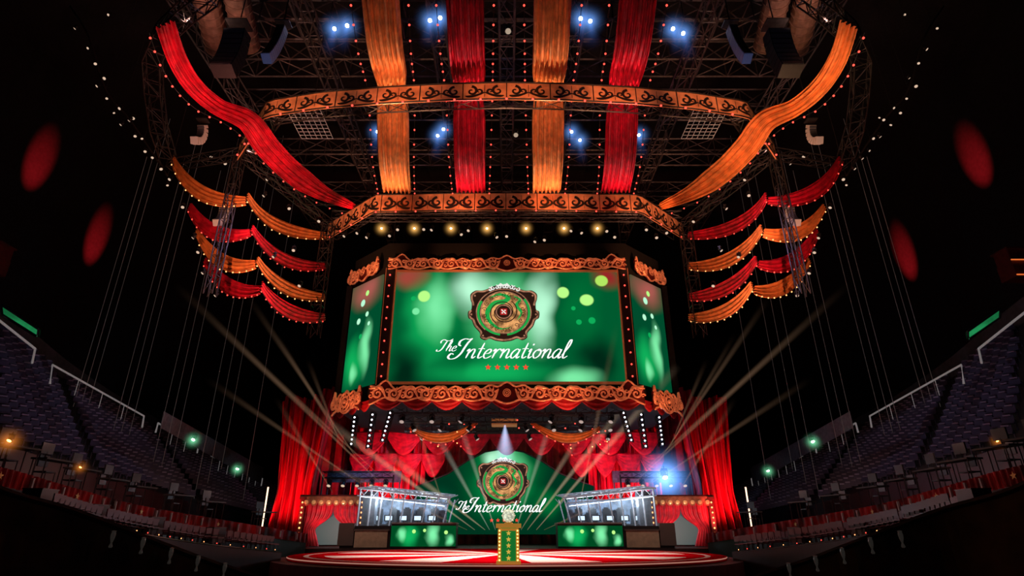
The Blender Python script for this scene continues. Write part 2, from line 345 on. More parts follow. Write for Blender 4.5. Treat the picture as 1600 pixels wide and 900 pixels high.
def screen_content(scr,cx,Y,ec,eR,tx,tz,sx,tx2,tz2,sx2,stz,wt=.14):
    emblem(scr,V((ec[0],Y,ec[1])),eR)
    b=MB();write(b,'The',tx2,tz2,sx2,sx2*.95,Y,wt*1.15);write(b,'International',tx,tz,sx,sx*.95,Y,wt);b.build('script_lettering',e_white,scr)
    xf=lambda u,v,d:V((u,Y-d,v))
    for i in range(5):
        b=MB();star(b,xf,cx+(i-2)*sx*.95,stz,sx*.33,.02);b.build('star',e_redp,scr)
# ---------- setting
def struct(b,name,mat): return tag(b.build(name,mat),kind='structure')
b=MB();b.box((0,45,-.1),(90,110,.2));struct(b,'floor',M('arena_floor',(.03,.025,.025),.35,noise=.4,scale=1))
b=MB();b.box((0,45,38.1),(90,110,.2));struct(b,'ceiling',wallm)
b=MB();b.box((-38.1,45,19),(.2,110,38));struct(b,'wall_left',wallm)
b=MB();b.box((38.1,45,19),(.2,110,38));struct(b,'wall_right',wallm)
b=MB();b.box((0,96,19),(90,.2,38));struct(b,'wall_back',wallm)
# ---------- hanging video cube
cube=empty('video_cube',(0,36,ZC+6.3),'huge hanging multi-sided video screen with carved gold frames above the stage','screen')
z0,z1=ZC+8.03,ZC+15.1
b=MB();pl=[(-7.65,33.3),(7.65,33.3),(10.5,36.0),(10.5,42),(7.6,45),(-7.6,45),(-10.5,42),(-10.5,36.0)]
b.prism(pl,lambda u,v,d:V((u,v,d)),ZC+6.9,ZC+17.3);b.build('housing',vblack,cube)
b=MB();b.box((0,33.1,(z0+z1)/2),(13.9,.12,z1-z0));scr=b.build('front_screen',mainsc,cube,origin=(0,33.1,(z0+z1)/2));tag(scr,'front screen showing a shield emblem and white script on green')
ec=P(787,489,33);screen_content(scr,0,33.0,(ec.x,ec.z),2.0,P(707,558,33).x,P(705,560,33).z,.585,P(684,546,33).x,P(684,549,33).z,.34,P(787,574,33).z)
for s in(-1,1):
    c=V((s*9.1,34.55,(z0+z1)/2));ang=math.atan2(2.5,2.65)*s
    b=MB();b.box(c,(3.45,.1,z1-z0));o=b.build('side_screen',sidesc,cube,origin=c)
    o.rotation_euler=(0,0,ang)
b=MB()
for s in(-1,1):
    b.box((s*6.98,33.0,(z0+z1)/2),(.07,.3,z1-z0+.3))
b.box((0,33,z0-.05),(14,.3,.1));b.box((0,33,z1+.05),(14,.3,.1));b.build('screen_frame',M('copper_trim',(.6,.2,.09),.35,.5,em=(1,.22,.07),es=.12),cube)
for s in(-1,1):
    b=MB();b.box((s*7.33,33.0,(z0+z1)/2),(.5,.35,z1-z0+.4));b.build('corner_post',black,cube)
    b=MB();b.box((s*10.65,35.9,(z0+z1)/2),(.35,.4,z1-z0+.4));b.build('corner_post',black,cube)
    bulbs(cube,[V((s*7.33,32.78,z0+.3+k*.72)) for k in range(10)],redb,.055)
    b=MB();b.box((s*7.6,32.82,(z0+z1)/2),(.03,.05,z1-z0+.4));b.build('post_trim',MC['copper_trim'],cube)
def boss(mb,xf,u,v,r):
    for q in(1,.6): mb.tube([xf(u+r*q*cos(2*pi*i/20),v+r*q*sin(2*pi*i/20),.22) for i in range(21)],r*.09,5)
    for i in range(10):
        a=2*pi*i/10;mb.tube([xf(u+r*.45*cos(a),v+r*.45*sin(a),.22),xf(u+r*.95*cos(a+.2),v+r*.95*sin(a+.2),.24)],[r*.08,r*.03],5)
    mb.sphere(xf(u,v,.25),r*.26,7)
def frieze(xf,W,H,parent,n,drop=0,br=.3,cap=.3):
    bd=MB();top=[];N=90
    for i in range(N+1):
        u=-W/2+W*i/N;x=abs(u)/(W/2);top.append((u,H*(.54+.08*cos(n*2*pi*x)+cap*math.exp(-(u/(H*.7))**2)+.32*math.exp(-((x-.9)/.05)**2))))
    lo=[(u,(-.08*H*cos(n*pi*abs(u)/(W/2))-(.12*H*math.exp(-(u/(H*.8))**2))-drop*H*max(0,abs(u)/(W/2)-.9)*3)) for u,_ in top]
    bd.prism(lo+top[::-1],xf,0,.12);bd.build('frieze_board',maroon,parent)
    g=MB();g.tube([xf(u,v,.14) for u,v in top],H*.045,5);g.tube([xf(u,v,.14) for u,v in lo],H*.045,5)
    boss(g,xf,0,H*.3,H*br)
    for s in(-1,1):
        step=(W/2-H*.4)/n
        for k in range(n):
            u=s*(H*.4+step*(k+.5));sg=s if k%2==0 else -s
            g.tube([xf(a,c,.18) for a,c in scroll(u,H*.26,H*.25,(pi/2 if k%2 else -pi/2),1.35,sg,24)],[H*.07*(1-.6*i/24) for i in range(25)],5)
            g.tube([xf(a.x,a.y,.16) for a in cr([(u-s*step*.5,H*(.1 if k%2 else .5)),(u-s*step*.2,H*(.02 if k%2==0 else .54)),(u+s*step*.2,H*(.02 if k%2==0 else .54)),(u+s*step*.55,H*(.5 if k%2 else .1))],12)],[H*.03+H*.06*sin(pi*i/12) for i in range(13)],5)
            g.tube([xf(a,c,.17) for a,c in scroll(u+s*step*.42,H*(.16 if k%2 else .4),H*.11,0,1,-sg,12)],[H*.04*(1-.5*i/12) for i in range(13)],5)
            for q in range(5):
                a=.4+q*.6;g.tube([xf(u+step*.3*cos(a),H*.26+H*.2*sin(a),.2),xf(u+step*.47*cos(a+.15),H*.26+H*.36*sin(a+.15),.16)],[H*.055,H*.012],5)
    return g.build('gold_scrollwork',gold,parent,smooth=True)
ex=(1,0,0);ez=(0,0,1)
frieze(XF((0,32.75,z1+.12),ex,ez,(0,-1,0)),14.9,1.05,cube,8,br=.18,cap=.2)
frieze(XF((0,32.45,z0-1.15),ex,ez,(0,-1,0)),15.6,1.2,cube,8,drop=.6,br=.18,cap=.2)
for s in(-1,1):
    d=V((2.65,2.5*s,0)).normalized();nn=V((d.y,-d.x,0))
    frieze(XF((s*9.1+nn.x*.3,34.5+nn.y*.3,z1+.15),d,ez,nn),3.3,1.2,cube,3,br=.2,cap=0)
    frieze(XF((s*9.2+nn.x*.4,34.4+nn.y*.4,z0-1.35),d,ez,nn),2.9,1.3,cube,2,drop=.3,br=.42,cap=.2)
b=MB()
vp=[V((-10.6,35.6,0)),V((-7.7,32.6,0)),V((7.7,32.6,0)),V((10.6,35.6,0))]
segs=[]
for i in range(3):
    n=(3,9,3)[i]
    for k in range(n): segs.append((vp[i].lerp(vp[i+1],k/n),vp[i].lerp(vp[i+1],(k+1)/n)))
for q,(a,c) in enumerate(segs):
    g=[]
    for r in range(9):
        row=[]
        for j in range(13):
            t=j/12;p=a.lerp(c,t);row.append(V((p.x,p.y-.08*(r%2)-.06*sin(r*2.2),ZC+6.95-.15*r/8-(.48*sin(pi*t)*r/8))))
        g.append(row)
    b.grid(g)
b.build('valance',dred,cube,smooth=True)
for s in(-4,0,4):
    for y in(36,42): b=MB();b.bar((s*2,y,ZC+17.2),(s*2,y,24),.04);b.build('hanging_cable',steel,cube)
# ---------- band trusses
def polymap(pts):
    pts=[V(p) for p in pts];ls=[0]
    for a,c in zip(pts,pts[1:]):ls.append(ls[-1]+(c-a).length)
    def f(u,v,d=0):
        u=min(max(u,0),ls[-1]-1e-4)
        for i in range(len(pts)-1):
            if u<=ls[i+1]:break
        a,c=pts[i],pts[i+1];t=(c-a).normalized();n=V((t.y,-t.x,0));return a+t*(u-ls[i])+V((0,0,v))+n*d
    return f,ls[-1]
def band(pts,h,label,mot):
    e=empty('ornamented_truss',pts[0],label,'truss','ornamented lighting trusses')
    xf,L=polymap(pts);N=int(L/.5)
    b=MB();b.grid([[xf(L*i/N,v,0) for i in range(N+1)] for v in(-h/2,h/2)]);b.grid([[xf(L*i/N,v,-.06) for i in range(N+1)] for v in(-h/2,h/2)]);b.grid([[xf(L*i/N,-h/2,d) for i in range(N+1)] for d in(0,-.06)]);b.build('fascia_board',fasc,e)
    b=MB()
    for a,c in zip(pts,pts[1:]):
        a=V(a);c=V(c);n=V(((c-a).y,-(c-a).x,0)).normalized();truss(b,a-n*.45,c-n*.45,.6,.9,.04)
    b.build('lattice',steel,e)
    b=MB()
    for v in(-h/2,h/2):b.tube([xf(L*i/N,v,.03) for i in range(N+1)],.035,5)
    nm=max(1,round(L/mot));st=L/nm
    for k in range(nm+1):
        u=min(k*st,L-.05);b.ribbon([(u,-h/2),(u,h/2)],.04,xf,.03)
    for k in range(nm):
        u=(k+.5)*st;hh=h*.3
        for s in(-1,1):
            b.ribbon(scroll(u+s*st*.3,0,hh*.95,pi/2,1.1,s,20),lambda t,x,y:.15*h*(1-.6*t),xf,.03)
            b.ribbon(scroll(u+s*st*.13,-hh*.1,hh*.6,-pi/2,1.1,-s,16),lambda t,x,y:.12*h*(1-.6*t),xf,.035)
            b.ribbon([(p.x,p.y) for p in cr([(u+s*st*.44,-hh),(u+s*st*.36,-hh*1.1),(u+s*st*.2,-hh*.9),(u,-hh*.3)],10)],lambda t,x,y:.15*h*sin(pi*(.1+.8*t)),xf,.032)
        b.ribbon([(u,-h*.36),(u,h*.36)],lambda t,x,y:.02+.13*h*abs(sin(2*pi*t)),xf,.034)
    b.build('black_scrollwork',M('black_scroll',(.015,.008,.006),.6),e)
    bulbs(e,[xf(u,-h/2-.06,.1) for u in [L*(i+.5)/int(L/1.1) for i in range(int(L/1.1))]],redb,.05)
    return e
b2=[PH(x,y,HZ) for x,y in((372,238),(416,170),(500,157),(600,149),(700,144),(792,142),(885,144),(985,149),(1085,158),(1168,171),(1212,238))]
b1=[PH(x,y,HZ) for x,y in((512,362),(585,318),(690,316),(792,315),(895,316),(1000,318),(1068,362))]
band(b2,.9,'wide orange scroll-painted truss crossing in front of the hanging drapes',1.9)
band(b1,1.15,'orange scroll-painted truss directly above the hanging video screen',1.8)
# ---------- ceiling drapes
xs=[(604,620),(730,736),(860,854),(987,961)]
cols=[peach,crimson,peach,crimson]
nm=['leftmost long orange ceiling drape running overhead to the screen','red ceiling drape between the two orange ceiling drapes','second orange ceiling drape from the left, between two red ones','rightmost long red ceiling drape beside an orange one']
for i,(a,c) in enumerate(xs):
    A=PH(a+(a-792)*.08,-60,HZ+.6);Bm=PH((a*.5+c*.5),143,HZ+.75);Cc=PH(c,300,HZ+.55)
    p=cr([A,A.lerp(Bm,.5)-V((0,0,.5)),Bm,Bm.lerp(Cc,.5)-V((0,0,.7)),Cc],60)
    b=MB();drape(b,p,lambda t:1.35+.3*t-.25*math.exp(-((t-.5)/.06)**2),V((1,0,0)),.1,7,seed=i,m=64)
    tag(b.build('ceiling_drape',cols[i],smooth=True),nm[i],'drape','long ceiling drapes')
    for s in(-1,1):
        off=s*1.05
        pp=[q+V((off,0,-.15)) for q in p[::6]]
        string_lights(pp,20,redb,'string of red bulbs along the %s edge of the %s ceiling drape'%('left' if s<0 else 'right',('leftmost orange','left-hand red','right-hand orange','rightmost red')[i]),'red bulb strings beside ceiling drapes',.042)
    cc=(1,.52,.25) if i%2==0 else (1,.16,.18);k_=1 if i%2==0 else 1.1
    q=Bm.lerp(Cc,.94);spot(q+V((0,.6,-2.5)),Bm.lerp(Cc,.74),560*k_,cc,80,1)
    q=Bm.lerp(Cc,.05);spot(q+V((0,.6,-2.6)),Bm.lerp(A,.22),560*k_,cc,75,1)
    spot(Bm+V((0,4,-6)),Bm.lerp(Cc,.3),110*k_,cc,70,1)
# ---------- diagonal drapes
for s,m_,n_,w_ in((1,red,'red','left'),(-1,orange,'orange','right')):
    pts=[(258,38,-1.2),(276,92,-1.3),(303,135,-1.4),(342,168,-1.4),(388,190,-1.1),(418,230,-1.3),(458,270,-1.3),(503,301,-1.1),(552,323,-.5)]
    p=cr([mir(PH(x,y,HZ+z),s) for x,y,z in pts],72)
    def wf(t):
        w=.72 if t<.38 else .72+.4*min(1,(t-.38)/.2)
        return w-.75*max(0,(t-.8)/.2)
    b=MB();drape(b,p,wf,V((.5*s,-.15,.56)),.07,4,seed=9)
    tag(b.build('diagonal_drape',m_,smooth=True),'long %s drape swooping diagonally down to the %s corner of the ornamented truss'%(n_,w_),'drape','diagonal drapes')
    cc=(1,.3,.22) if s>0 else (1,.5,.25)
    spot(p[50]+V((s*2.5,-2,-4)),p[52],560,cc,80,1);spot(p[20]+V((s*2,-1,-4)),p[18],950,cc,85,1)
    string_lights([q+V((-s*.3,-.2,-.6)) for q in p[::8]],22,redb,'string of red bulbs following the diagonal %s drape'%n_,'red bulb strings on diagonal drapes',.04)
# ---------- side swags
tiers=[((270,248,24.5),(312,300),(384,314,24),(436,353),(509,368,31.5)),((296,322,25.5),(334,362),(391,364,24.5),(444,405),(508,416,31.5)),((307,360,26),(345,407),(399,413,24.8),(449,450),(508,464,31.5)),((320,406,26.5),(357,447),(406,453,25),(452,486),(508,496,31.5))]
ordn=['topmost','second','third','lowest']
for s in(1,-1):
    for k,(a,ab,c,cd,d) in enumerate(tiers):
        mt=(orange,red)[(k+(0 if s>0 else 1))%2];cn='orange' if mt is orange else 'red'
        for q,(x,mid,y) in enumerate(((a,ab,c),(c,cd,d))):
            x2=(x[0]+(3 if q else 0),x[1]-(8 if q else 0),x[2])
            A=mir(P(*x2),s);Bb=mir(P(*y),s);Mm=mir(P(mid[0],mid[1],(x[2]+y[2])/2),s)
            p=bez(A,Mm,Bb,30)
            b=MB();drape(b,p,lambda t:.42+.36*sin(pi*t)**.8,V((0,-.3,1)),.045,3.5,seed=k*3+q,m=30)
            sd='left' if s>0 else 'right'
            tag(b.build('swag',mt,smooth=True),'%s %s swag on the %s span %s of the screen'%(ordn[k],cn,'outer' if q==0 else 'inner',sd),'swag','side swags on the %s'%sd)
            string_lights([z+V((0,-.12,-.24-.2*sin(pi*min(1,i/3.75)))) for i,z in enumerate(p[::8])]+[p[-1]-V((0,0,.2))],11,warmb if mt is orange else redb,'bulb string under the %s %s swag of the %s span %s of the screen'%(ordn[k],cn,'outer' if q==0 else 'inner',sd),'bulb strings under the side swags',.036)
    for (x,y,z),T,e_ in (((300,440,21),(345,350,25),900),((440,500,24),(450,420,28),1150),((400,330,22),(440,345,28),500),((330,300,20),(320,300,24),400)):
        q=mir(P(x,y,z),s)+V((0,0,-1));spot(q,mir(P(*T),s),e_,(1,.42,.25),75)
# ---------- black trusses
def trussobj(segs,label,s=.45,mat=steel,name='lighting_truss',group='dark lighting trusses',r=.035):
    b=MB()
    for a,c in segs: truss(b,a,c,s,.9,r)
    return tag(b.build(name,mat),label,'truss',group)
for s in(1,-1):
    sd='left' if s>0 else 'right'
    cv=[mir(PH(x,y,HZ),s) for x,y in((330,-10),(292,18),(256,52),(238,92),(240,140),(248,200),(266,258))]
    trussobj(list(zip(cv,cv[1:])),'curved open ladder truss at the outer %s of the overhead rig'%sd,.6)
    B_=cv[-1]
    B2=mir(PH(376,240,HZ),s);trussobj([(B2,V((B2.x,B2.y,ZC+9.8)))],'vertical truss between the outer and inner swags on the %s'%sd,.4)
    C2=mir(PH(514,350,HZ),s);trussobj([(C2,V((C2.x,C2.y,ZC+10.2)))],'vertical truss at the %s edge of the screen, holding the swag ends'%sd,.6)
    trussobj([(B2,C2)],'dark horizontal truss joining the two %s towers'%sd,.45)
    trussobj([(B_,B2)],'dark horizontal truss joining the outer ladder to the %s tower'%sd,.45)
for y in(13,15.5,18,20.5,23,26.5,31,36):
    b=MB();truss(b,(-15,y,25),(15,y,25),1.2,1.6,.06)
    tag(b.build('roof_truss',rsteel),'dark steel roof truss spanning crosswise above the drapes','truss','crosswise roof trusses')
for x in(-14.5,-9.2,-3.2,0,3.2,9.2,14.5):
    b=MB();truss(b,(x,8,23.9),(x,42,23.9),.7,1.4,.05)
    tag(b.build('roof_beam',rsteel),'dark steel roof beam running front to back above the drapes','roof beam','lengthwise roof beams')
for s in(1,-1):
    for k,(x,y) in enumerate(((318,-20),(365,-25))):
        a=mir(PH(x,y,22.6),s);c=mir(PH(x+22,y+95,22.6),s);b=MB();b.tube([a.lerp(c,i/8) for i in range(9)],.5,14)
        for i in range(9): b.tube([a.lerp(c,i/8-.01),a.lerp(c,i/8+.01)],.55,14)
        tag(b.build('air_duct',M('brown_duct',(.2,.11,.08),.4,.4,noise=.3),smooth=False),'brown ribbed duct under the roof at the %s, %s of the pair'%('left' if s>0 else 'right',('outer','inner')[k]),'duct')
    c=mir(PH(485,195,HZ+1.2),s);e=empty('grid_panel',c,'bright wire grid panel hanging under the roof %s of the ceiling drapes'%('left' if s>0 else 'right'),'grid panel','wire grid panels')
    b=MB()
    for i in range(7): b.bar(c+V((-.8+i*.27,-1.1,0)),c+V((-.8+i*.27,1.1,0)),.018)
    for i in range(9): b.bar(c+V((-.8,-1.1+i*.275,0)),c+V((.82,-1.1+i*.275,0)),.018)
    b.build('wire_grid',M('grid_wire',(.5,.48,.48),.5,em=(.8,.75,.74),es=.05),e);b=MB();b.bar(c,c+V((0,0,3)),.02);b.build('hanging_cable',steel,e)
# ---------- line arrays
def line_array(c,n,sz,label,bend,s,mat,a0=-.05,lit=None,wx=1.5):
    e=empty('line_array_speaker',c,label,'speaker','curved hanging speaker arrays')
    b=MB();b.box(c+V((0,0,sz*.35)),(sz*1.2,sz*.9,sz*.12));b.bar(c+V((0,0,.3)),c+V((0,0,4)),.03);b.build('rigging_frame',steel,e)
    p=V(c);a=a0
    for i in range(n):
        rot=Matrix.Rotation(a,3,'X');p=p+rot@V((0,0,-sz*.42))
        b=MB();b.box(p,(sz*wx,sz*.8,sz*.36),rot);b.box(p+rot@V((0,-sz*.41,0)),(sz*wx*.9,.03,sz*.28),rot,1);b.build('speaker_cabinet',[mat,M('speaker_grille',(.1,.1,.12),.4,.5)],e);a-=bend
    if lit: spot(c+V((s*1.5,-1,-4.5)),c+V((0,0,-.8)),lit[0],lit[1],60)
for s in(1,-1):
    sd='left' if s>0 else 'right'
    line_array(mir(P(442,42,15),s),12,.42,'long blue-lit curved speaker column high beside the %s diagonal drape'%sd,.03,s,M('blue_grey_cabinet',(.2,.24,.32),.4,.2),-.12,(100,(.35,.5,1)),.7)
    line_array(mir(P(372,46,17),s),8,.7,'large black speaker column near the top %s of the rig'%sd,.06,s,black,.1,None,1.2)
    line_array(mir(P(350,318,25),s),8,.42,'small pale curved speaker column among the %s swags'%sd,.2,s,M('pale_cabinet',(.6,.56,.54),.4),.5,None,.8)
    line_array(mir(P(316,192,22),s),8,.42,'pale curved speaker column above the %s swags'%sd,.25,s,MC['pale_cabinet'],.7,(60,(1,.8,.75)),.8)
# ---------- moving head lamps
def make_head(name,label,lens,gl=None,gr=1,bm=None,cat='stage light',group=None):
    e=empty(name,(0,0,0),label,cat,group)
    b=MB();b.box((0,0,-.06),(.36,.3,.12));b.tube([(0,0,0),(0,0,.15)],.04,6);b.build('base',black,e)
    b=MB()
    for x in(-.2,.2): b.box((x,0,-.27),(.05,.12,.36))
    b.box((0,0,-.13),(.45,.12,.05));b.build('yoke',black,e)
    rot=Matrix.Rotation(R(-35),3,'X');b=MB();b.lathe([(.1,.2),(.15,.15),(.15,-.05),(.19,-.16),(.19,-.24)],(0,0,-.36),14,rot=rot);b.build('head',black,e,smooth=False)
    b=MB();b.lathe([(.17,-.255),(.12,-.28),(.01,-.29)],(0,0,-.36),14,rot=rot);b.build('lens',lens,e)
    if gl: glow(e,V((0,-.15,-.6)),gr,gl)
    if bm: beam(V((0,-.12,-.55)),V((0,-.8,-4.2)),1.1,bm,e,name='painted_haze_beam')
    return e
hb=make_head('ceiling_spotlight','x',blu,gblue,1.9,vblue,group='blue-white ceiling spotlights')
for i,(x,y) in enumerate([(523,48),(543,43),(672,35),(688,31),(907,32),(922,36),(1051,48),(1067,55),(590,208),(684,214),(693,204),(893,208),(906,221),(998,213)]):
    c=PH(x,y,HZ+1.6)+V((0,0,.3))
    near=('left of the orange drape','left of the orange drape','left of the near red drape','left of the near red drape','between the right orange and red drapes','between the right orange and red drapes','right of the last red drape','right of the last red drape')[i] if i<8 else ('left of the orange drape','left of the first red drape','left of the first red drape','between the right orange and red drapes','between the right orange and red drapes','right of the last red drape')[i-8]
    pr={0:'left-hand ',1:'right-hand ',2:'left-hand ',3:'right-hand ',4:'left-hand ',5:'right-hand ',6:'left-hand ',7:'right-hand ',9:'lower ',10:'upper ',11:'upper ',12:'lower '}.get(i,'')
    place(hb,c,'%sblue-white ceiling spotlight %s, %s the wide truss'%(pr,near,'above' if i<8 else 'below'),scale=.48)
hd=make_head('dim_ceiling_spotlight','x',dimb,group='dim ceiling spotlights')
for i,(x,y) in enumerate([(794,52),(806,213)]):
    place(hd,PH(x,y,HZ+1.6)+V((0,0,.4)),'dim round ceiling lamp between the middle drapes, %s the wide truss'%('above','below')[i],scale=.7)
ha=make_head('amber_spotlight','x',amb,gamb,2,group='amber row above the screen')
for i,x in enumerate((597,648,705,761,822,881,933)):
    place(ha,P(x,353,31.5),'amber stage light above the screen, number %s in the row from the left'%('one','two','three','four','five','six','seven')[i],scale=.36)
b=MB();truss(b,P(520,338,31.5),P(1064,338,31.5),.5,1,.04);tag(b.build('lamp_truss',steel),'straight black truss carrying the row of amber lights','truss')
hs=make_head('small_rig_lamp','x',M('small_lens',(.02,.02,.02),em=(1,.7,.5),es=.7,samp=False),group='small lamps along the outer overhead rig')
for x in(560,575,610,622,663,676,720,733,775,792,837,851,893,907,947,960,540,1010,1025,1040): place(hs,P(x,random.uniform(352,372),31.6),'tiny dim lamp in the black rig around the amber row',scale=.55,rotz=random.uniform(-1,1))
for s in(1,-1):
    for i,(x,y) in enumerate([(140,72),(150,95),(155,130),(166,118),(168,150),(178,172),(190,165),(192,190),(205,183),(212,208),(222,212),(228,232),(240,242),(252,258),(172,20),(120,40),(210,180),(262,285)]):
        place(hs,mir(P(x,y,21+i*.15),s),'small dim lamp on the curved outer lighting rail at the far %s'%('left' if s>0 else 'right'),rotz=random.uniform(-1.8,1.8),scale=random.uniform(.28,.44))
    for i,(x,y) in enumerate([(268,275),(287,318),(305,365),(312,388),(320,420),(340,455),(420,275),(452,320),(475,270),(430,395),(470,440),(330,240),(415,300),(500,340),(460,385),(352,250)]):
        place(hs,mir(P(x,y,25),s),'small dim lamp hanging among the swags on the %s'%('left' if s>0 else 'right'),rotz=random.uniform(-1.5,1.5),scale=.45)
hu=make_head('under_screen_lamp','x',M('under_lens',(.02,.02,.02),em=(1,.75,.65),es=.45,samp=False),group='lamps hung under the big screen')
for r,(Y,z) in enumerate(((35,ZC+6.5),(37.5,ZC+6.4),(40,ZC+6.2))):
    b=MB();truss(b,(-7,Y,z+.3),(7,Y,z+.3),.4,.9,.03);tag(b.build('under_screen_truss',steel),'black lamp truss under the big screen, %s row'%('front','middle','rear')[r],'truss')
    for k in range(8):
        x=-6.3+k*1.8+r*.3
        if abs(x)<1.2: continue
        place(hu,V((x,Y-.1,z)),'small lamp hung from the %s black truss under the big screen'%('front','middle','rear')[r],rotz=random.uniform(-1.4,1.4),scale=.8)
for s in(1,-1):
    b=MB();pts=[mir(P(x,y,Y),s) for x,y,Y in((110,10,21),(140,60,21),(165,140,22),(205,190,23),(262,275,24))];pp=cr(pts,24);b.tube(pp,.05,5)
    for q in pp[::4]: b.bar(q,q+V((0,0,6)),.012)
    tag(b.build('lighting_rail',steel),'curved outer lighting rail at the far %s'%('left' if s>0 else 'right'),'rail')
# ---------- stage deck
dm=bpy.data.materials.new('sunburst_deck');dm.use_nodes=True;nt=dm.node_tree;bs=nt.nodes['Principled BSDF'];N=nt.nodes.new;L=nt.links.new
tc=N('ShaderNodeTexCoord');sp=N('ShaderNodeSeparateXYZ');L(tc.outputs['Object'],sp.inputs[0])
def ma(op,a,b=None):
    x=N('ShaderNodeMath');x.operation=op
    for i,q in enumerate((a,b)):
        if q is None:continue
        if isinstance(q,(int,float)):x.inputs[i].default_value=q
        else:L(q,x.inputs[i])
    return x.outputs[0]
an=ma('ARCTAN2',sp.outputs[1],sp.outputs[0]);rr=ma('SQRT',ma('ADD',ma('MULTIPLY',sp.outputs[0],sp.outputs[0]),ma('MULTIPLY',sp.outputs[1],sp.outputs[1])))
st=ma('GREATER_THAN',ma('SINE',ma('ADD',ma('MULTIPLY',an,9),.8)),.15);ringm=ma('LESS_THAN',ma('ABSOLUTE',ma('SUBTRACT',rr,8.3)),.1)
fac=ma('MULTIPLY',st,ma('LESS_THAN',rr,7.6));fac=ma('MAXIMUM',fac,ringm)
mx=N('ShaderNodeMixRGB');mx.inputs[1].default_value=(.5,.0015,.006,1);mx.inputs[2].default_value=(.85,.68,.6,1);L(fac,mx.inputs[0]);L(mx.outputs[0],bs.inputs['Base Color']);bs.inputs['Roughness'].default_value=1;bs.inputs['Specular IOR Level'].default_value=0
SY=27.4
stage=empty('round_stage',(0,SY,0),'round red and cream sunburst stage floor in front of the big screens','stage')
b=MB();b.lathe([(9,DZ-.1),(9,DZ)],(0,SY,0),80);b.build('deck',dm,stage,origin=(0,SY,0))
b=MB();b.lathe([(9.6,0),(9.6,DZ-.12),(8.9,DZ-.12)],(0,SY,0),80);b.build('step_ring',M('stage_step',(.06,.006,.008),.7,noise=.3),stage)
b=MB();b.tube([(9*cos(2*pi*i/80),SY+9*sin(2*pi*i/80),DZ-.02) for i in range(81)],.02,4)
b.build('edge_light',M('edge_strip',(.3,.2,.15),em=(1,.4,.3),es=.35,samp=False),stage)
b=MB();b.box((0,42.2,DZ/2),(34,12.4,DZ));b.build('rear_platform',M('rear_deck',(.05,.02,.02),.5,noise=.3),stage)
# ---------- plinth & trophy
py=19.0;pc=V((.05,py,DZ));pl_=empty('trophy_plinth',pc,'narrow green plinth with gold stars and bulb-lined edges at stage front','plinth')
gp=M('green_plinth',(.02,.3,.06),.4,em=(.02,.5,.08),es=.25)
b=MB();b.box(pc+V((0,0,.5)),(.48,.48,1.0));b.build('body',gp,pl_)
b=MB();b.box(pc+V((0,0,.04)),(.72,.64,.1));b.box(pc+V((0,0,1.06)),(.76,.66,.12));b.box(pc+V((0,0,.95)),(.6,.56,.07))
for x in(-.27,.27):
    for y in(-.25,.25): b.box(pc+V((x,y,.5)),(.1,.1,.92))
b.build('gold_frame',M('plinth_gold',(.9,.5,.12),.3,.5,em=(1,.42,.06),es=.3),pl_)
for i in range(5):
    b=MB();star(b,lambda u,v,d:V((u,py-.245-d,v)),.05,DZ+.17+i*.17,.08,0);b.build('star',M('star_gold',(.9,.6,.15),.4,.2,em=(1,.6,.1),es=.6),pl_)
bulbs(pl_,[pc+V((x,-.31,.12+i*.1)) for x in(-.27,.27) for i in range(9)],E('plinth_bulb',(1,.6,.15),4),.022)
tp=pc+V((0,0,1.12));tr=empty('trophy',tp,'small round shield trophy shining on top of the green plinth','trophy')
b=MB();b.lathe([(.13,0),(.13,.025),(.05,.04),(.03,.06),(.05,.08)],tp,16);b.build('foot',bright_gold,tr)
b=MB();rx=Matrix.Rotation(R(80),3,'X');b.lathe([(.17,-.03),(.185,0),(.17,.03),(.13,.045),(.115,.03),(.04,.05),(.01,.07)],tp+V((0,0,.23)),24,rot=rx);b.build('shield',M('silver_shield',(.85,.85,.75),.25,.6,em=(.95,1,.75),es=.75,noise=.6,scale=16),tr)  # shine of the shield painted in as own glow
b=MB();b.tube([tp+V((.18*cos(2*pi*i/24),-.02,.23+.18*sin(2*pi*i/24))) for i in range(25)],.014,5)
for i in range(8):
    a=2*pi*i/8;b.bar(tp+V((.17*cos(a),-.02,.23+.17*sin(a))),tp+V((.215*cos(a),-.02,.23+.215*sin(a))),.018)
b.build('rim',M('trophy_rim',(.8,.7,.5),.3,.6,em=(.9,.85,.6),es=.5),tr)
# ---------- stage screen
Yb=46.;bc=P(787,765,Yb)
ss=empty('stage_screen',(0,Yb,DZ),'arched green screen at the back of the stage behind the plinth','screen')
poly=[P(x,y,Yb) for x,y in((650,835),(650,760),(672,752),(700,740),(730,720),(758,706),(787,701),(818,706),(846,720),(876,740),(906,752),(928,760),(928,835))]
b=MB();b.prism([(p.x,max(p.z,DZ)) for p in poly],lambda u,v,d:V((u,Yb+d,v)),0,.3);scr2=b.build('display',backsc,ss,origin=(bc.x,Yb,bc.z))
ec=P(786,753,Yb);screen_content(scr2,-.2,Yb-.02,(ec.x,ec.z),1.85,P(728,801,Yb).x,P(724,800,Yb).z,.49,P(714,795,Yb).x,P(714,796,Yb).z,.28,P(787,813,Yb).z,.17)
b=MB();b.tube([V((p.x,Yb-.02,max(p.z,DZ))) for p in poly],.07,5);b.build('border',black,ss)
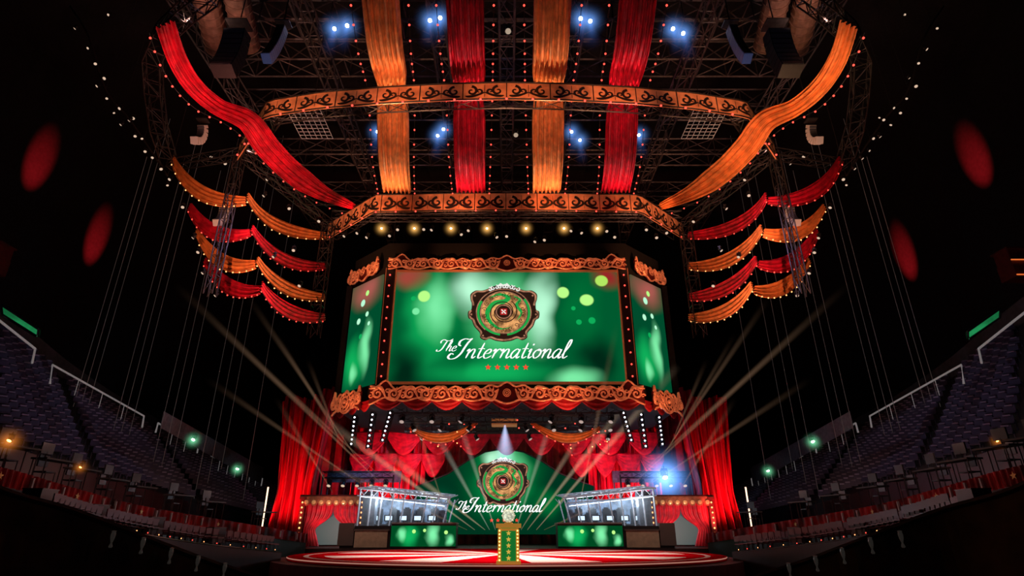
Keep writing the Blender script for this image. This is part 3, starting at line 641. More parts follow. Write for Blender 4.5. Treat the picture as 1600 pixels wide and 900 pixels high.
# ---------- backdrop curtains
def curtain(x0,x1,zb,zt,Y,label,mat=dred,amp=.22,nf=10,name='stage_curtain',grp='red stage curtains',flare=0,lean=0,slope=0):
    b=MB();g=[];m=int(nf*9)
    for i in range(25):
        t=i/24;row=[]
        for j in range(m+1):
            s=j/m;x=x0+(x1-x0)*s;xm=(x0+x1)/2
            xx=xm+(x-xm)*(1-flare*.5+flare*abs(t-.35)*1.6)+lean*(1-t)**2;row.append(V((xx,Y+amp*sin(2*pi*nf*s+.6*sin(t*3))+.3*amp*sin(2*pi*nf*2.7*s+t*2),zb+(zt-zb+slope*(s-.5)+.25*sin(s*9))*t)))
        g.append(row)
    b.grid(g);return tag(b.build(name,mat,smooth=True),label,'curtain',grp)
streak=M('light_streaked_red_velvet',(.8,.004,.03),.45,noise=.95,scale=3,stretch=(1,1,.05))  # bright lit streaks of the folds are painted into the colour
curtain(-15.5,15.5,DZ,ZC+9.6,48.5,'wide dark red curtain across the back of the stage',nf=34)
curtain(-12.2,-6.4,DZ,ZC+8,47,'red curtain left of the arched stage screen',streak,nf=8)
curtain(6.4,12.2,DZ,ZC+8,47,'red curtain right of the arched stage screen',streak,nf=8)
curtain(-15.8,-12.6,DZ,ZC+9,41,'brightly lit red curtain at the left edge of the stage',streak,.5,6,flare=.4,lean=-.2,slope=.8)
curtain(12.4,15.4,DZ,ZC+9,41,'brightly lit red curtain at the right edge of the stage',streak,.5,6,flare=.4,lean=.2,slope=-.8)
for row,(zz,Y,n,x0,x1,mt) in enumerate(((ZC+7.2,45.9,9,-12,12,red),(ZC+5.6,46.2,4,-12.2,-4.8,red),(ZC+5.6,46.2,4,4.8,12.2,red))):
    for k in range(n):
        xa=x0+(x1-x0)*k/n;xb=x0+(x1-x0)*(k+1)/n;b=MB();g=[]
        for r in range(13):
            g.append([V((xa+(xb-xa)*j/12,Y-.16*(r%2)-.1*sin(pi*j/12),zz-.2*r/12-(1.3*sin(pi*j/12)+.3)*r/12)) for j in range(13)])
        b.grid(g);tag(b.build('curtain_swag',mt,smooth=True),'red scalloped swag on the %s, %s from the left'%(('upper backdrop row','lower row left of the stage screen','lower row right of the stage screen')[row],('first','second','third','fourth','fifth','sixth','seventh','eighth','ninth')[k]),'swag','scalloped backdrop swags')
for s,(xa,xb) in((1,(640,745)),(-1,(830,938))):
    A=P(xa,668 if s>0 else 660,38);B_=P(xb,660 if s>0 else 668,38);Mm=(A+B_)/2-V((0,0,.85))
    b=MB();drape(b,bez(A,Mm,B_,24),lambda t:.25+.35*sin(pi*t),V((0,-.2,1)),.05,3,m=20)
    tag(b.build('small_orange_swag',orange,smooth=True),'small orange swag hanging under the screen on the %s'%('left' if s>0 else 'right'),'swag')
    spot(Mm+V((0,-3,-1.5)),Mm,200,(1,.5,.25),70)
    string_lights([A-V((0,.2,.2)),Mm-V((0,.2,.4)),B_-V((0,.2,.2))],10,redb,'red bulb string along the small orange swag on the %s'%('left' if s>0 else 'right'),'bulb strings under the small swags',.05)
for s in(1,-1):
    for k,(xa,ya,xb,yb,Y) in enumerate(((612,643,598,692,36),(584,645,576,702,36),(556,650,550,698,37))):
        A=mir(P(xa,ya,Y),s);B_=mir(P(xb,yb,Y),s);e=empty('lamp_ladder',A,'hanging ladder of white lamps under the screen, %s on the %s'%(('innermost','middle','outermost')[k],'left' if s>0 else 'right'),'light ladder','lamp ladders under the screen')
        b=MB();truss(b,A,B_,.3,.4,.025);b.build('ladder_frame',steel,e)
        for i in range(7): q=A.lerp(B_,(i+.5)/7)+V((0,-.17,0));b=MB();b.box(q,(.2,.16,.18));b.build('lamp_housing',black,e)
        bulbs(e,[A.lerp(B_,(i+.5)/7)+V((0,-.27,0)) for i in range(7)],whiteb,.055)
b=MB();c=P(788,656,39);b.box(c,(1.7,1,.8));b.box(c+V((0,0,.42)),(1.8,1.1,.08));b.bar(c,c+V((0,0,1)),.05);o=b.build('lamp_box',M('lamp_box_wood',(.5,.22,.08),.5,em=(1,.35,.1),es=.12));tag(o,'small orange-brown box hanging above the stage centre','lamp box')
beam(P(789,664,38.2),P(789,722,38.2),.95,vwhite,label='pale blue-white cone of light above the stage centre')
rl=[]
for i in range(40):
    x=random.uniform(630,955);y=random.uniform(648,712)
    if abs(x-790)<60 and y>680: continue
    rl.append(P(x,y,random.uniform(37,42)))
e=empty('string_lights',rl[0],'scattered red and warm bulbs in the dark rigging under the screen','string lights')
for q in rl: b=MB();b.bar(q,q+V((0,0,max(.1,ZC+6.6-q.z))),.012);b.build('wire',black,e)
bulbs(e,rl[::3],warmb,.045);bulbs(e,rl[1::3]+rl[2::3],redb,.05)
# ---------- booths etc.
for s in(1,-1):
    sd='left' if s>0 else 'right'
    X=lambda x:x*s*-1
    c=V((X(4.75),35.6,DZ));e=empty('screen_fronted_desk',c,'curved desk with a green screen front on the %s of the stage'%sd,'desk','desks with green screen fronts')
    ar=[(c.x+u,35.2+.35*(u/1.85)**2) for u in [-1.85+3.7*i/14 for i in range(15)]]
    b=MB();b.prism(ar+[(c.x+1.85,36.9),(c.x-1.85,36.9)],lambda u,v,d:V((u,v,d)),DZ,DZ+1.3);b.build('desk_body',black,e)
    b=MB();b.grid([[V((u,v-.03,z)) for u,v in ar] for z in(DZ+.12,DZ+1.2)]);b.build('desk_screen',desksc,e,origin=(c.x,35.3,DZ+.65))
    b=MB();b.prism([(u,v-.08) for u,v in ar]+[(c.x+1.9,37),(c.x-1.9,37)],lambda u,v,d:V((u,v,d)),DZ+1.3,DZ+1.37);b.build('desk_top',M('desk_top_grey',(.3,.28,.27),.3),e)
    c=V((X(8.2),36.2,DZ));e=empty('side_counter',c,'beige and black panelled counter beside the %s green-fronted desk'%sd,'counter','beige side counters')
    b=MB();b.box(c+V((0,.6,.6)),(2.9,1.2,1.2));b.build('counter_body',black,e)
    b=MB();b.box(c+V((X(-.35),-.05,.5)),(1.9,.08,.9));b.build('front_panel',beige,e);b=MB();b.box(c+V((X(-.35),0,.98)),(2.1,.3,.08));b.box(c+V((X(1.1),0,.75)),(.9,.3,1.2));b.build('counter_top',M('counter_grey',(.14,.1,.09),.5),e)
    # glass booth
    c=V((X(6.6),39.5,DZ));e=empty('player_booth',c,'open steel-framed glass booth above the %s green-fronted desk'%sd,'booth','player booths')
    y0,y1=38.0,41.5
    def BX(u): return c.x+X(-u*.86)
    def zt(u): return DZ+3.4-.09*(u+3)
    b=MB();b.box((c.x,39.8,DZ+.45),(5.2,3.6,.9));b.build('booth_base',black,e)
    for k in range(9):
        u=-3+k*.75
        for y in((y0,y1) if k in(0,8) else(y0,)):
            b=MB();b.bar((BX(u),y,DZ+.9),(BX(u+.12+.06*k),y-.3,zt(u)),.05);b.build('post',lsteel,e)
    b=MB()
    for y in(y0-.3,y0+1,y0+2.2,y1): b.bar((BX(-3.1),y,zt(-3)+.1*(y-y0)),(BX(3.6),y,zt(3.4)+.1*(y-y0)),.05)
    b.bar((BX(-3.1),y0-.3,zt(-3)-.45),(BX(3.5),y0-.3,zt(3.4)-.35),.035)
    for k in range(10):
        u=-3+k*.72;b.bar((BX(u),y0-.3,zt(u)),(BX(u+.3),y1,zt(u)+.35),.035);b.bar((BX(u),y0-.3,zt(u)),(BX(u+.36),y0-.3,zt(u)-.42),.022);b.bar((BX(u+.72),y0-.3,zt(u+.72)),(BX(u+.36),y0-.3,zt(u)-.42),.022)
    b.build('roof_frame',lsteel,e)
    for y,dz in((y0-.1,-.5),(y0+1.5,0)):
        b=MB();b.bar((BX(-2.9),y,zt(-3)+dz),(BX(3.2),y,zt(3.2)+dz),.025);b.build('light_strip',E('strip_glow',(.8,.9,1),3),e)
    gm=M('booth_glass',(.6,.75,.85),.05,0,alpha=.14)
    for k in range(8):
        u=-2.62+k*.75;b=MB();b.add([(BX(u-.34),y0,DZ+.95),(BX(u+.34),y0,DZ+.95),(BX(u+.44+.05*k),y0-.26,zt(u)-.5),(BX(u-.24+.05*k),y0-.26,zt(u)-.5)],[(0,1,2,3)]);b.build('glass_panel',gm,e)
    b=MB();b.box((c.x,y1,DZ+1.9),(5.1,.06,2));b.build('rear_panel',M('booth_rear',(.22,.27,.36),.4,noise=.7,scale=2.5),e)
    b=MB();b.box((c.x,39.3,DZ+1.3),(4.9,.9,.06));b.box((c.x,39.6,DZ+1.05),(4.9,.05,.5));b.build('player_desk',M('desk_dark',(.08,.08,.09),.4),e)
    b=MB();b.box((X(8.7),39,DZ+1.7),(.8,.8,3.1));b.box((X(8.7),38.58,DZ+2.2),(.6,.04,1.6));b.build('corner_tower',M('tower_grey',(.1,.1,.12),.5,noise=.3),e)
    for k in range(5):
        mc=V((c.x-1.85+k*.92,39.4,DZ+1.33));m0=empty('computer_monitor',mc,'glowing monitor on the desk in the %s glass booth, %s from the left'%(sd,('first','second','third','fourth','fifth')[k]),'monitor','monitors in the %s booth'%sd)
        b=MB();b.box(mc+V((0,0,.35)),(.6,.05,.38));b.build('monitor_case',black,m0)
        b=MB();b.box(mc+V((0,-.035,.35)),(.42,.01,.25));b.build('display',boothscr,m0)
        b=MB();b.box(mc+V((0,0,.01)),(.25,.2,.02));b.bar(mc,mc+V((0,0,.3)),.03);b.build('stand',black,m0)
        cc=mc+V((0,1.1,-.43));m1=empty('player_chair',cc,'black high-backed chair behind the desk in the %s booth, %s from the left'%(sd,('first','second','third','fourth','fifth')[k]),'chair','player chairs in the %s booth'%sd)
        b=MB();b.box(cc+V((0,0,.48)),(.5,.5,.1));b.build('seat',black,m1);b=MB();b.box(cc+V((0,.28,.95)),(.5,.1,.85));b.box(cc+V((0,.27,1.4)),(.3,.1,.14));b.build('backrest',black,m1)
        b=MB();b.bar(cc+V((0,0,.05)),cc+V((0,0,.45)),.04)
        for q in range(5): b.bar(cc+V((0,0,.06)),cc+V((.28*cos(q*1.257),.28*sin(q*1.257),.04)),.025)
        b.build('swivel_base',black,m1)
    point((c.x-1,39.8,DZ+2.6),150,(.6,.8,1),.05);point((c.x+1.4,39.8,DZ+2.6),150,(.6,.8,1),.05);point((c.x-1.5*s,37.2,DZ+2.6),50,(.85,.9,1),.05)
    # pavilion
    c=V((X(11.1),40,DZ));e=empty('curtained_pavilion',c,'small pavilion with gold scalloped awning, red curtains and bulb posts on the %s'%sd,'pavilion','small stage pavilions')
    W=1.9
    for q in(-1,1):
        b=MB();b.box(c+V((q*W,-.9,1.4)),(.3,.3,2.8));b.box(c+V((q*W,-.9,2.85)),(.42,.42,.15));b.build('post',maroon,e);bulbs(e,[c+V((q*W,-1.1,.2+i*.3)) for i in range(9)],warmb,.055)
    b=MB();b.box(c+V((0,.2,3.0)),(4.3,2.4,.12));b.box(c+V((0,.9,1.5)),(4,.1,3));b.build('roof',maroon,e)
    b=MB();b.box(c+V((0,-1.02,2.92)),(4.2,.05,.1))
    for k in range(8):
        u=-W+W*2*(k+.5)/8;b.prism([(u-.24,0)]+[(u-.24*cos(pi*i/8),-.22-.28*sin(pi*i/8)) for i in range(9)]+[(u+.24,0)],lambda a_,v_,d_:c+V((a_,-1.0-d_,2.9+v_)),0,.05)
    b.build('scalloped_awning',M('awning_gold',(.5,.2,.1),.4,.2,noise=.4,scale=3),e)
    for k in range(8):
        u=-W+W*2*(k+.5)/8;b=MB();b.lathe([(.13,0),(.13,.04),(.05,.06)],c+V((u,-1.08,2.62)),10,rot=Matrix.Rotation(R(90),3,'X'));b.build('medallion',M('medallion_gold',(.9,.5,.2),.3,.3,em=(1,.5,.2),es=.2),e)
    for q in(-1,1):
        b=MB();g=[]
        for i in range(19):
            t=i/18;w=1.8-1.0*math.exp(-((t-.34)/.2)**2)
            if t<.34:w=.8+.35*(1-t/.34)
            g.append([c+V((q*(W-.1-w*j/24),-.75+.09*sin(j*1.6),.05+2.75*t)) for j in range(25)])
        b.grid(g);b.build('tied_curtain',red,e,smooth=True)
    b=MB();b.box(c+V((0,.6,1.4)),(3.4,.05,2.6));b.build('inner_screen',M('pale_teal',(.14,.26,.26),.5,em=(.3,.7,.68),es=.06),e)
    spot(c+V((0,-3.4,1.2)),c+V((0,0,1.8)),300,(1,.45,.38),80)
    ym=(P(560,742,43)).z
    b=MB();b.box((X(10.4),43.9,ym-.05),(5.4,.1,.8))  # flat added to catch the blue wash behind the low truss
    for q in(-2.6,2.6): b.bar((X(10.4)+q,43.95,DZ),(X(10.4)+q,43.95,ym+.3),.05)
    tag(b.build('light_catch_flat',M('flat_grey',(.12,.12,.15),.8,noise=.4)),'added dark flat that catches blue light behind the %s lamp truss'%sd,'panel','added flats that catch blue light')
    t0=mir(P(505,742,43),s);t1=mir(P(615,742,43),s)
    b=MB();truss(b,t0,t1,.4,.8,.03)
    for q in(t0,t1): b.bar(q,V((q.x,q.y,DZ)),.06)
    tag(b.build('goal_post_truss',steel),'low black lamp truss above the pavilion on the %s of the stage'%sd,'truss','low lamp trusses')
    for k in range(5):
        place(hs,t0.lerp(t1,.1+.2*k)+V((0,0,-.3)),'small lamp on the low black truss over the %s pavilion'%sd,scale=.8)
    spot(V((X(10.4),41.6,ym+1.2)),V((X(10.4),43.9,ym-.4)),150,(.1,.42,1),110)
    tl=mir(P(417,775,36),s);b=MB();b.tube([tl-V((0,0,.5)),tl+V((0,0,.5))],.045,8);b.bar(tl-V((0,0,.5)),V((tl.x,tl.y,0)),.04);tag(b.build('light_tube',E('tube_glow',(1,.65,.4),2.5)),'short upright glowing tube beside the %s seating'%sd,'light tube')
    cx=(-14.4 if s>0 else 13.9);spot((cx+s*.8,36.8,DZ+.4),(cx,41,ZC+3),2300,(1,.12,.1),56,1);spot((cx-s*1.2,39.9,DZ+.4),(cx-s*.8,41,ZC+6),600,(1,.12,.1),45,1)
    spot((cx*.6,43,DZ+.4),(cx*.7,47.5,ZC+5),2000,(1,.1,.12),80)
    spot((cx*.3,42,ZC+1),(cx*.35,46.5,ZC+5.8),1000,(1,.1,.15),70)
    spot((-s*6,41,ZC+6.2),(-s*9,47,ZC+4),800,(.95,.1,.25),75)
    # lower platform with flight cases and chairs close to the stage
    LP=cr([mir(P(*p),s) for p in ((-60,765,11.5),(60,797,13.5),(180,828,16.5),(310,850,20),(440,864,24))],60)
    out=lambda p:V((p.x,p.y*.3,0)).normalized()
    e=empty('lower_platform',V((LP[20].x,LP[20].y,0)),'low black platform between the barrier and the raised %s platform'%sd,'platform','low side platforms')
    b=MB();b.grid([[V((p.x,p.y,0)) for p in LP],LP]);b.grid([LP,[p+out(p)*2.4 for p in LP]]);b.build('platform_body',black,e)
    b=MB();b.tube([p+V((0,0,.02)) for p in LP],.02,5);b.build('edge_trim',black,e)
    fc=empty('stacking_chair',(0,0,0),'x','chair','dark chairs on the low platforms')
    q1=MB();q1.box((0,0,.45),(.44,.44,.05));q1.build('seat',M('chair_vinyl',(.09,.03,.04),.3),fc);q1=MB();q1.box((0,.21,.76),(.42,.05,.3));q1.build('backrest',MC['chair_vinyl'],fc)
    for a_ in(-.19,.19):
        for c_ in(-.19,.19): q1=MB();q1.bar((a_,c_,0),(a_,c_,.45 if c_<0 else .75),.014);q1.build('leg',steel,fc)
    n=0
    for rw,of in enumerate((.45,1.15,1.85)):
        for k in range(20,60,1):
            p=LP[k]+out(LP[k])*of;t=(LP[k+1]-LP[k-1]);an_=math.atan2(t.y,t.x)
            if k%10==0:
                if rw==1:
                    n+=1;fz=empty('flight_case',p,'dark wheeled flight case on the low %s platform, %s from the near end'%(sd,('first','second','third','fourth','fifth')[n-1]),'flight case','flight cases on the low platforms')
                    rz=Matrix.Rotation(an_,3,'Z');b=MB();b.box(p+V((0,0,.4)),(.6,.45,.5),rz);b.build('case_body',black,fz)
                    b=MB()
                    for z in(.16,.64): b.box(p+V((0,0,z)),(.63,.48,.025),rz)
                    b.build('metal_edge',steel,fz)
                    for a_ in(-.2,.2):
                        b=MB();w=rz@V((a_,-.15,0));b.sphere(p+w+V((0,0,.07)),.07,6);b.build('wheel',black,fz)
                continue
            place(fc,p,'dark stacking chair with slim steel legs in the %s row of the low %s platform'%(('front','middle','back')[rw],sd),rotz=an_,scale=.62)
    for k in range(20,60,2):  # tiny emitting globes added as red and warm glints
        p=LP[k]+out(LP[k])*.05+V((0,0,.02));fl=empty('added_glint',p,'tiny %s added glint on the edge of the low %s platform'%(('red','warm')[(k//2)%2],sd),'added glint','added glints on the low platforms')
        b=MB();b.lathe([(.03,0),(.03,.05)],p,8);b.build('glint_base',black,fl);b=MB();b.sphere(p+V((0,0,.07)),.016,5);b.build('glint_globe',(redb,warmb)[(k//2)%2],fl)
    for x,y,Y in((330,820,20.5),(230,800,17.5),(410,840,23),(130,780,15)):
        point(mir(P(x,y,Y),s)+V((0,0,.9)),12,(1,.4,.35),.05)
spot((0,24,ZC+6),(0,25,DZ),5200,(1,.72,.66),100)
spot((-5,27,ZC+6),(-4,28,DZ),1500,(1,.72,.66),90);spot((5,27,ZC+6),(4,28,DZ),1500,(1,.72,.66),90)
spot((-9,30,ZC+8),(-7,36,DZ),650,(1,.8,.65),55);spot((9,30,ZC+8),(7,36,DZ),650,(1,.8,.65),55)
spot((0,14,ZC+4),(0,19,DZ+.8),100,(1,.85,.6),25)
for x in(-9,-3.2,3.2,9):
    spot((x,28.5,ZC+12.2),(x*.95,33,ZC+15.9),1300,(1,.34,.15),40)
    spot((x,29,ZC+3.8),(x*.95,32.6,ZC+7.2),1000,(1,.32,.15),42)
for x in(-9,-4.5,0,4.5,9):
    spot((x,16.8,HZ-3.4),(x,19.8,HZ),850,(1,.45,.24),55)
for x in(-8,-3,3,8): spot((x,25.9,HZ-3.2),(x,28.6,HZ),850,(1,.43,.22),58)
for s in(-1,1):
    spot((s*8.5,25.5,HZ-5),(s*10,31,HZ),600,(1,.42,.22),50);spot((s*9,19,HZ-5),(s*12.2,22.5,HZ),500,(1,.42,.22),50)
for x,y,e_,cc in((-12,16,420,(.8,.45,.35)),(12,16,420,(.8,.45,.35)),(0,20,110,(.3,.45,1)),(-5,26,90,(.3,.45,1)),(5,26,90,(.3,.45,1)),(-13,24,200,(1,.5,.4)),(13,24,200,(1,.5,.4))):
    spot((x,y,HZ+.2),(x,y+1,27),e_,cc,140)
for s,(x,y) in((-1,(60,255)),(-1,(150,375)),(1,(1415,400)),(1,(1525,250))):
    d=ray(x,y);k=38/abs(d[0]);T=V((s*38,d[1]*k,ZC+d[2]*k));spot(T+V((-s*6,-1,-12)),T,46000,(1,.02,.03),13,1)
# ---------- light beams
BL=[((758,828,40),(600,705,37),.42,vwarm,'warm beam rising left from the stage floor across the left curtain'),((765,828,40),(680,675,38),.36,vgreen,'pale beam rising left past the arched screen edge'),((774,828,40),(718,660,38),.34,vgreen,'steep pale beam left of the stage screen centre'),((806,828,40),(862,655,38),.34,vgreen,'steep pale beam right of the stage screen centre'),((814,828,40),(915,665,38),.36,vwarm,'warm beam rising right past the arched screen edge'),((824,828,40),(990,615,36),.42,vwarm,'long warm beam rising right past the stage screen'),((838,828,40),(1060,570,34),.42,vwarm,'longest warm beam rising right over the screen corner'),((742,828,40),(500,650,35.5),.42,vwarm,'warm beam reaching the left lamp ladders'),
((600,760,38.5),(270,440,30),.36,vfaint,'longest faint beam spreading to the dark left of the screen'),((985,760,38.5),(1330,440,30),.36,vfaint,'longest faint beam spreading to the dark right of the screen'),((1010,760,38.5),(1270,590,34),.32,vfaint,'low faint beam right of the red curtain'),((570,760,38.5),(320,590,34),.32,vfaint,'low faint beam left of the red curtain'),((560,720,38),(385,460,32),.32,vfaint,'steep faint beam rising at the left of the screen'),((1030,720,38),(1205,460,32),.32,vfaint,'steep faint beam rising at the right of the screen'),((905,790,38.5),(965,500,30),.34,vfaint,'faint upright beam passing the right part of the big screen'),((690,780,38.5),(640,630,36),.32,vfaint,'faint upright beam left of the stage screen'),((850,828,40),(1130,700,36),.34,vfaint,'lowest faint beam crossing the right booth'),((730,828,40),(455,700,36),.34,vfaint,'lowest faint beam crossing the left booth'),((520,770,39),(430,620,37),.3,vfaint,'short faint beam over the left red curtain'),((1060,770,39),(1150,620,37),.3,vfaint,'short faint beam over the right red curtain'),
((590,740,38),(330,500,31),.3,vfaint,'middle faint beam of the left-hand fan'),((1000,740,38),(1265,500,31),.3,vfaint,'middle faint beam of the right-hand fan'),((540,700,37.5),(430,520,33),.26,vfaint,'shortest steep beam of the left-hand fan'),((1045,700,37.5),(1150,520,33),.26,vfaint,'shortest steep beam of the right-hand fan'),((530,690,37),(480,560,34),.25,vfaint,'small beam grazing the left side screen'),((1050,690,37),(1105,560,34),.25,vfaint,'small beam grazing the right side screen')]
for a,c,r,m,l in BL: beam(P(*a),P(*c),r,m,label=l)
hf=make_head('floodlight','x',starl,ggreen,1.3,group='green-white floodlights')
for x,y,Y,l in((305,685,34,'green-white floodlight on the upper left seating rail'),(373,732,42,'green-white floodlight at the far end of the left seating'),(1267,688,34,'green-white floodlight on the upper right seating rail'),(1198,735,42,'green-white floodlight at the far end of the right seating')):
    place(hf,P(x,y-7,Y),l,scale=.6)
hg=make_head('bright_stage_light','brilliant blue-white light on the low truss right of the stage',blu,gblue,2.8);place(hg,P(1037,732,42.4),scale=1.1)
ho=make_head('amber_lamp','x',orl,gor,1.8,group='amber lamps over the side seating')
for x,y,Y,l,k in((18,690,15,'amber lamp at the far left edge above the desks',.32),(127,735,19,'small amber lamp over the left row of desks',.22),(1557,695,17,'small amber lamp over the right row of desks',.2)):
    place(ho,P(x,y-6,Y)+V((0,0,.1)),l,scale=k)
# ---------- stands
seatb=MB()
RB=Matrix.Rotation(R(-8),3,'X')
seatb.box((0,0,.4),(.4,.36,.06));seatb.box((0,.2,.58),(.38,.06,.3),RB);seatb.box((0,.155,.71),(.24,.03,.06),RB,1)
for x in(-.22,.22): seatb.box((x,.02,.5),(.03,.34,.04));seatb.box((x,.1,.22),(.04,.16,.44))
SEC=[(-160,440,655,16),(-60,478,672,18.5),(0,515,692,21),(110,600,728,26),(220,665,762,33),(330,716,792,42),(455,777,818,58)]
cand=[]
for s in(1,-1):
    sd='left' if s>0 else 'right'
    Bp=cr([mir(P(x,yb,Y),s) for x,yt,yb,Y in SEC],72);Tp=cr([mir(P(x,yt,Y*1.35),s) for x,yt,yb,Y in SEC],72)
    e=empty('seating_terrace',V((Bp[20].x,Bp[20].y,0)),'dark stepped seating terrace sweeping along the %s side'%sd,'terrace','seating terraces')
    NR=15;b=MB();rows=[]
    for r in range(NR+1):
        q=[Bp[i].lerp(Tp[i],r/NR) for i in range(73)]
        z1_=[Bp[i].z+(Tp[i].z-Bp[i].z)*max(0,r-1)/NR for i in range(73)]
        z2_=[Bp[i].z+(Tp[i].z-Bp[i].z)*r/NR for i in range(73)]
        rows.append([V((q[i].x,q[i].y,z1_[i])) for i in range(73)]);rows.append([V((q[i].x,q[i].y,z2_[i])) for i in range(73)])
    b.grid(rows);b.build('steps',conc,e)
    b=MB();b.grid([[V((p.x,p.y,0)) for p in Bp],Bp]);b.build('front_wall',black,e)
    b=MB();b.grid([Tp,[p+V((0,0,1.1)) for p in Tp]]);b.build('rear_parapet',M('parapet_grey',(.05,.045,.05),.7,noise=.3),e)
    for r in range(NR):
        q=[Bp[i].lerp(Tp[i],(r+.5)/NR) for i in range(73)];acc=0;cnt=0
        for i in range(72):
            seg=(q[i+1]-q[i]).length
            while acc<seg:
                t=acc/seg;p=q[i].lerp(q[i+1],t);cnt+=1
                if cnt%18>1:
                    z=(Bp[i].z+(Tp[i].z-Bp[i].z)*r/NR)*(1-t)+t*(Bp[i+1].z+(Tp[i+1].z-Bp[i+1].z)*r/NR)
                    d=(Bp[i]-Tp[i]);ang=math.atan2(d.y,d.x)+pi/2
                    pos=V((p.x,p.y,z+.02));dd=V((0,cos(PT),sin(PT))).dot(pos-V((0,0,ZC)));pxx=abs(pos.x/dd*F)
                    cand.append(((pos-V((0,0,ZC))).length,s,pos,ang,pxx<800))
                acc+=.7
            acc-=seg
    for k,pts in enumerate((((-60,455,23),(-2,500,25),(55,545,28),(50,568,28)),((78,600,30),(82,570,30),(225,650,38),(222,668,38)),((243,676,39),(247,661,39),(310,697,46),(308,708,46)),((330,712,48),(410,748,62),(408,760,62)))):
        b=MB();b.tube([mir(P(*p),s) for p in pts],.055,6);q=[mir(P(*p),s) for p in pts]
        for a,c in zip(q,q[1:]):
            n=int((c-a).length/2)
            for i in range(1,n): m_=a.lerp(c,i/n);b.bar(m_,m_-V((0,0,.9)),.02)
        tag(b.build('handrail',whitem),'white handrail at the top of the %s seating, %s from the near end'%(sd,('first','second','third','fourth')[k]),'handrail','white handrails')
    b=MB();A,c=mir(P(250,668,39),s),mir(P(408,756,60),s);b.grid([[A,c],[A+V((0,0,1.1)),c+V((0,0,1.5))]])
    tag(b.build('parapet_wall',M('pale_wall',(.4,.38,.4),.7,noise=.2)),'pale sloping parapet wall above the far %s seats'%sd,'parapet')
    PP=cr([mir(P(*p),s) for p in ((-120,712,14),(0,730,16),(120,764,19),(220,790,23),(340,811,28),(480,834,34))],50)
    out=lambda p:V((p.x,p.y*.3,0)).normalized()
    e=empty('raised_platform',V((PP[20].x,PP[20].y,0)),'raised black platform with red cloth edge below the %s seats'%sd,'platform','raised side platforms')
    b=MB();b.grid([[V((p.x,p.y,0)) for p in PP],[p+V((0,0,-.45)) for p in PP]]);b.grid([PP,[p+out(p)*2.2 for p in PP]]);b.build('platform_body',black,e)
    b=MB();PPf=cr(PP,300)
    g=[[p+V((0,0,z))-out(p)*(.05+.04*sin(i*1.3)) for i,p in enumerate(PPf)] for z in(.0,-.2,-.45)];b.grid(g);b.build('red_skirt',M('red_skirt',(.3,.003,.006),.8,noise=.9,scale=1.1),e)
    for i in range(10,50,10):
        b=MB();p=PP[i]-out(PP[i])*.12;t=(PP[i]-PP[i-1]).normalized();star(b,XF(p+V((0,0,-.22)),t,ez,-out(p)),0,0,.11,0);b.build('gold_star',dull_gold,e)
    for i in range(14,50,2):
        if i%10: b=MB();b.box(PP[i]-out(PP[i])*.13+V((0,0,-.22)),(.06,.06,.3));b.build('white_batten',M('batten_white',(.35,.3,.28),.5),e)
    for k in range(9):
        i=9+int(k*4.5);p=PP[i]+out(PP[i])*.7;t=(PP[min(i+1,50)]-PP[i-1]);t.z=0;t.normalize();an_=math.atan2(t.y,t.x)
        oo=['first','second','third','fourth','fifth','sixth','seventh','eighth','ninth'][k]
        d_=empty('control_desk',p,'black control desk on the %s platform, %s from the near end'%(sd,oo),'desk','control desks')
        rz=Matrix.Rotation(an_,3,'Z');b=MB();b.box(p+V((0,0,.74)),(1.3,.5,.05),rz);b.build('desk_top',M('desk_top_dark',(.03,.025,.025),.6),d_)
        for a_,c_ in((-.6,-.2),(.6,-.2),(-.6,.2),(.6,.2)):
            b=MB();w=rz@V((a_,c_,0));b.bar(p+w,p+w+V((0,0,.72)),.02);b.build('leg',black,d_)
        mc=p+V((0,0,.765))+rz@V((-.3,.1,0));m0=empty('computer_monitor',mc,'small monitor on the %s control desk of the %s platform'%(oo,sd),'monitor','monitors on the control desks')
        b=MB();b.box(mc+V((0,0,.3)),(.5,.05,.32),rz);b.bar(mc,mc+V((0,0,.2)),.03);b.box(mc+V((0,0,.012)),(.2,.16,.02),rz);b.build('monitor_case',black,m0)
        ov=out(p)*.03
        b=MB();b.box(mc+V((0,0,.3))+ov,(.44,.012,.27),rz);b.build('display',scrw,m0)
        cc=p+rz@V((.35,.0,0))+out(p)*.75;m1=empty('folding_chair',cc,'black folding chair behind the %s control desk of the %s platform'%(oo,sd),'chair','folding chairs at the control desks')
        b=MB();b.box(cc+V((0,0,.45)),(.42,.42,.04),rz);b.build('seat',black,m1);b=MB();b.box(cc+V((0,0,.8))+out(p)*.22,(.42,.05,.35),rz);b.build('backrest',black,m1)
        for a_,c_ in((-.2,-.2),(.2,-.2),(-.2,.2),(.2,.2)):
            b=MB();w=rz@V((a_,c_,0));b.bar(cc+w,cc+w+V((0,0,.45 if c_<0 else .9)),.02);b.build('leg',black,m1)
    for (x,y) in((200,770),(290,790),(400,812),(110,750)):
        q=mir(P(x,y,(19 if x<150 else 24) if x<250 else 30),s);point(q+V((0,0,1.5)),30,(1,.5,.42),.05)
    for k in range(13):
        x=175+k*22;y=430-(k%3)*40;p=mir(P(x,y,33+k*.8),s);b=MB();b.bar(p+V((0,0,9)),V((p.x,p.y,ZC+2+(k%3))),.018)
        tag(b.build('hanging_cable',M('cable_grey',(.3,.26,.24),.5,em=(.6,.5,.45),es=.03)),'thin pale steel cable hanging in the dark %s of the stage'%sd,'cable','thin hanging cables on the %s'%sd)  # cables carry a faint painted-in light of their own
    q=[mir(P(x,y,25),s) for x,y in((2,476),(60,514),(58,526),(4,492))] if s>0 else [P(x,y,25) for x,y in((1563,482),(1512,518),(1514,530),(1562,497))]
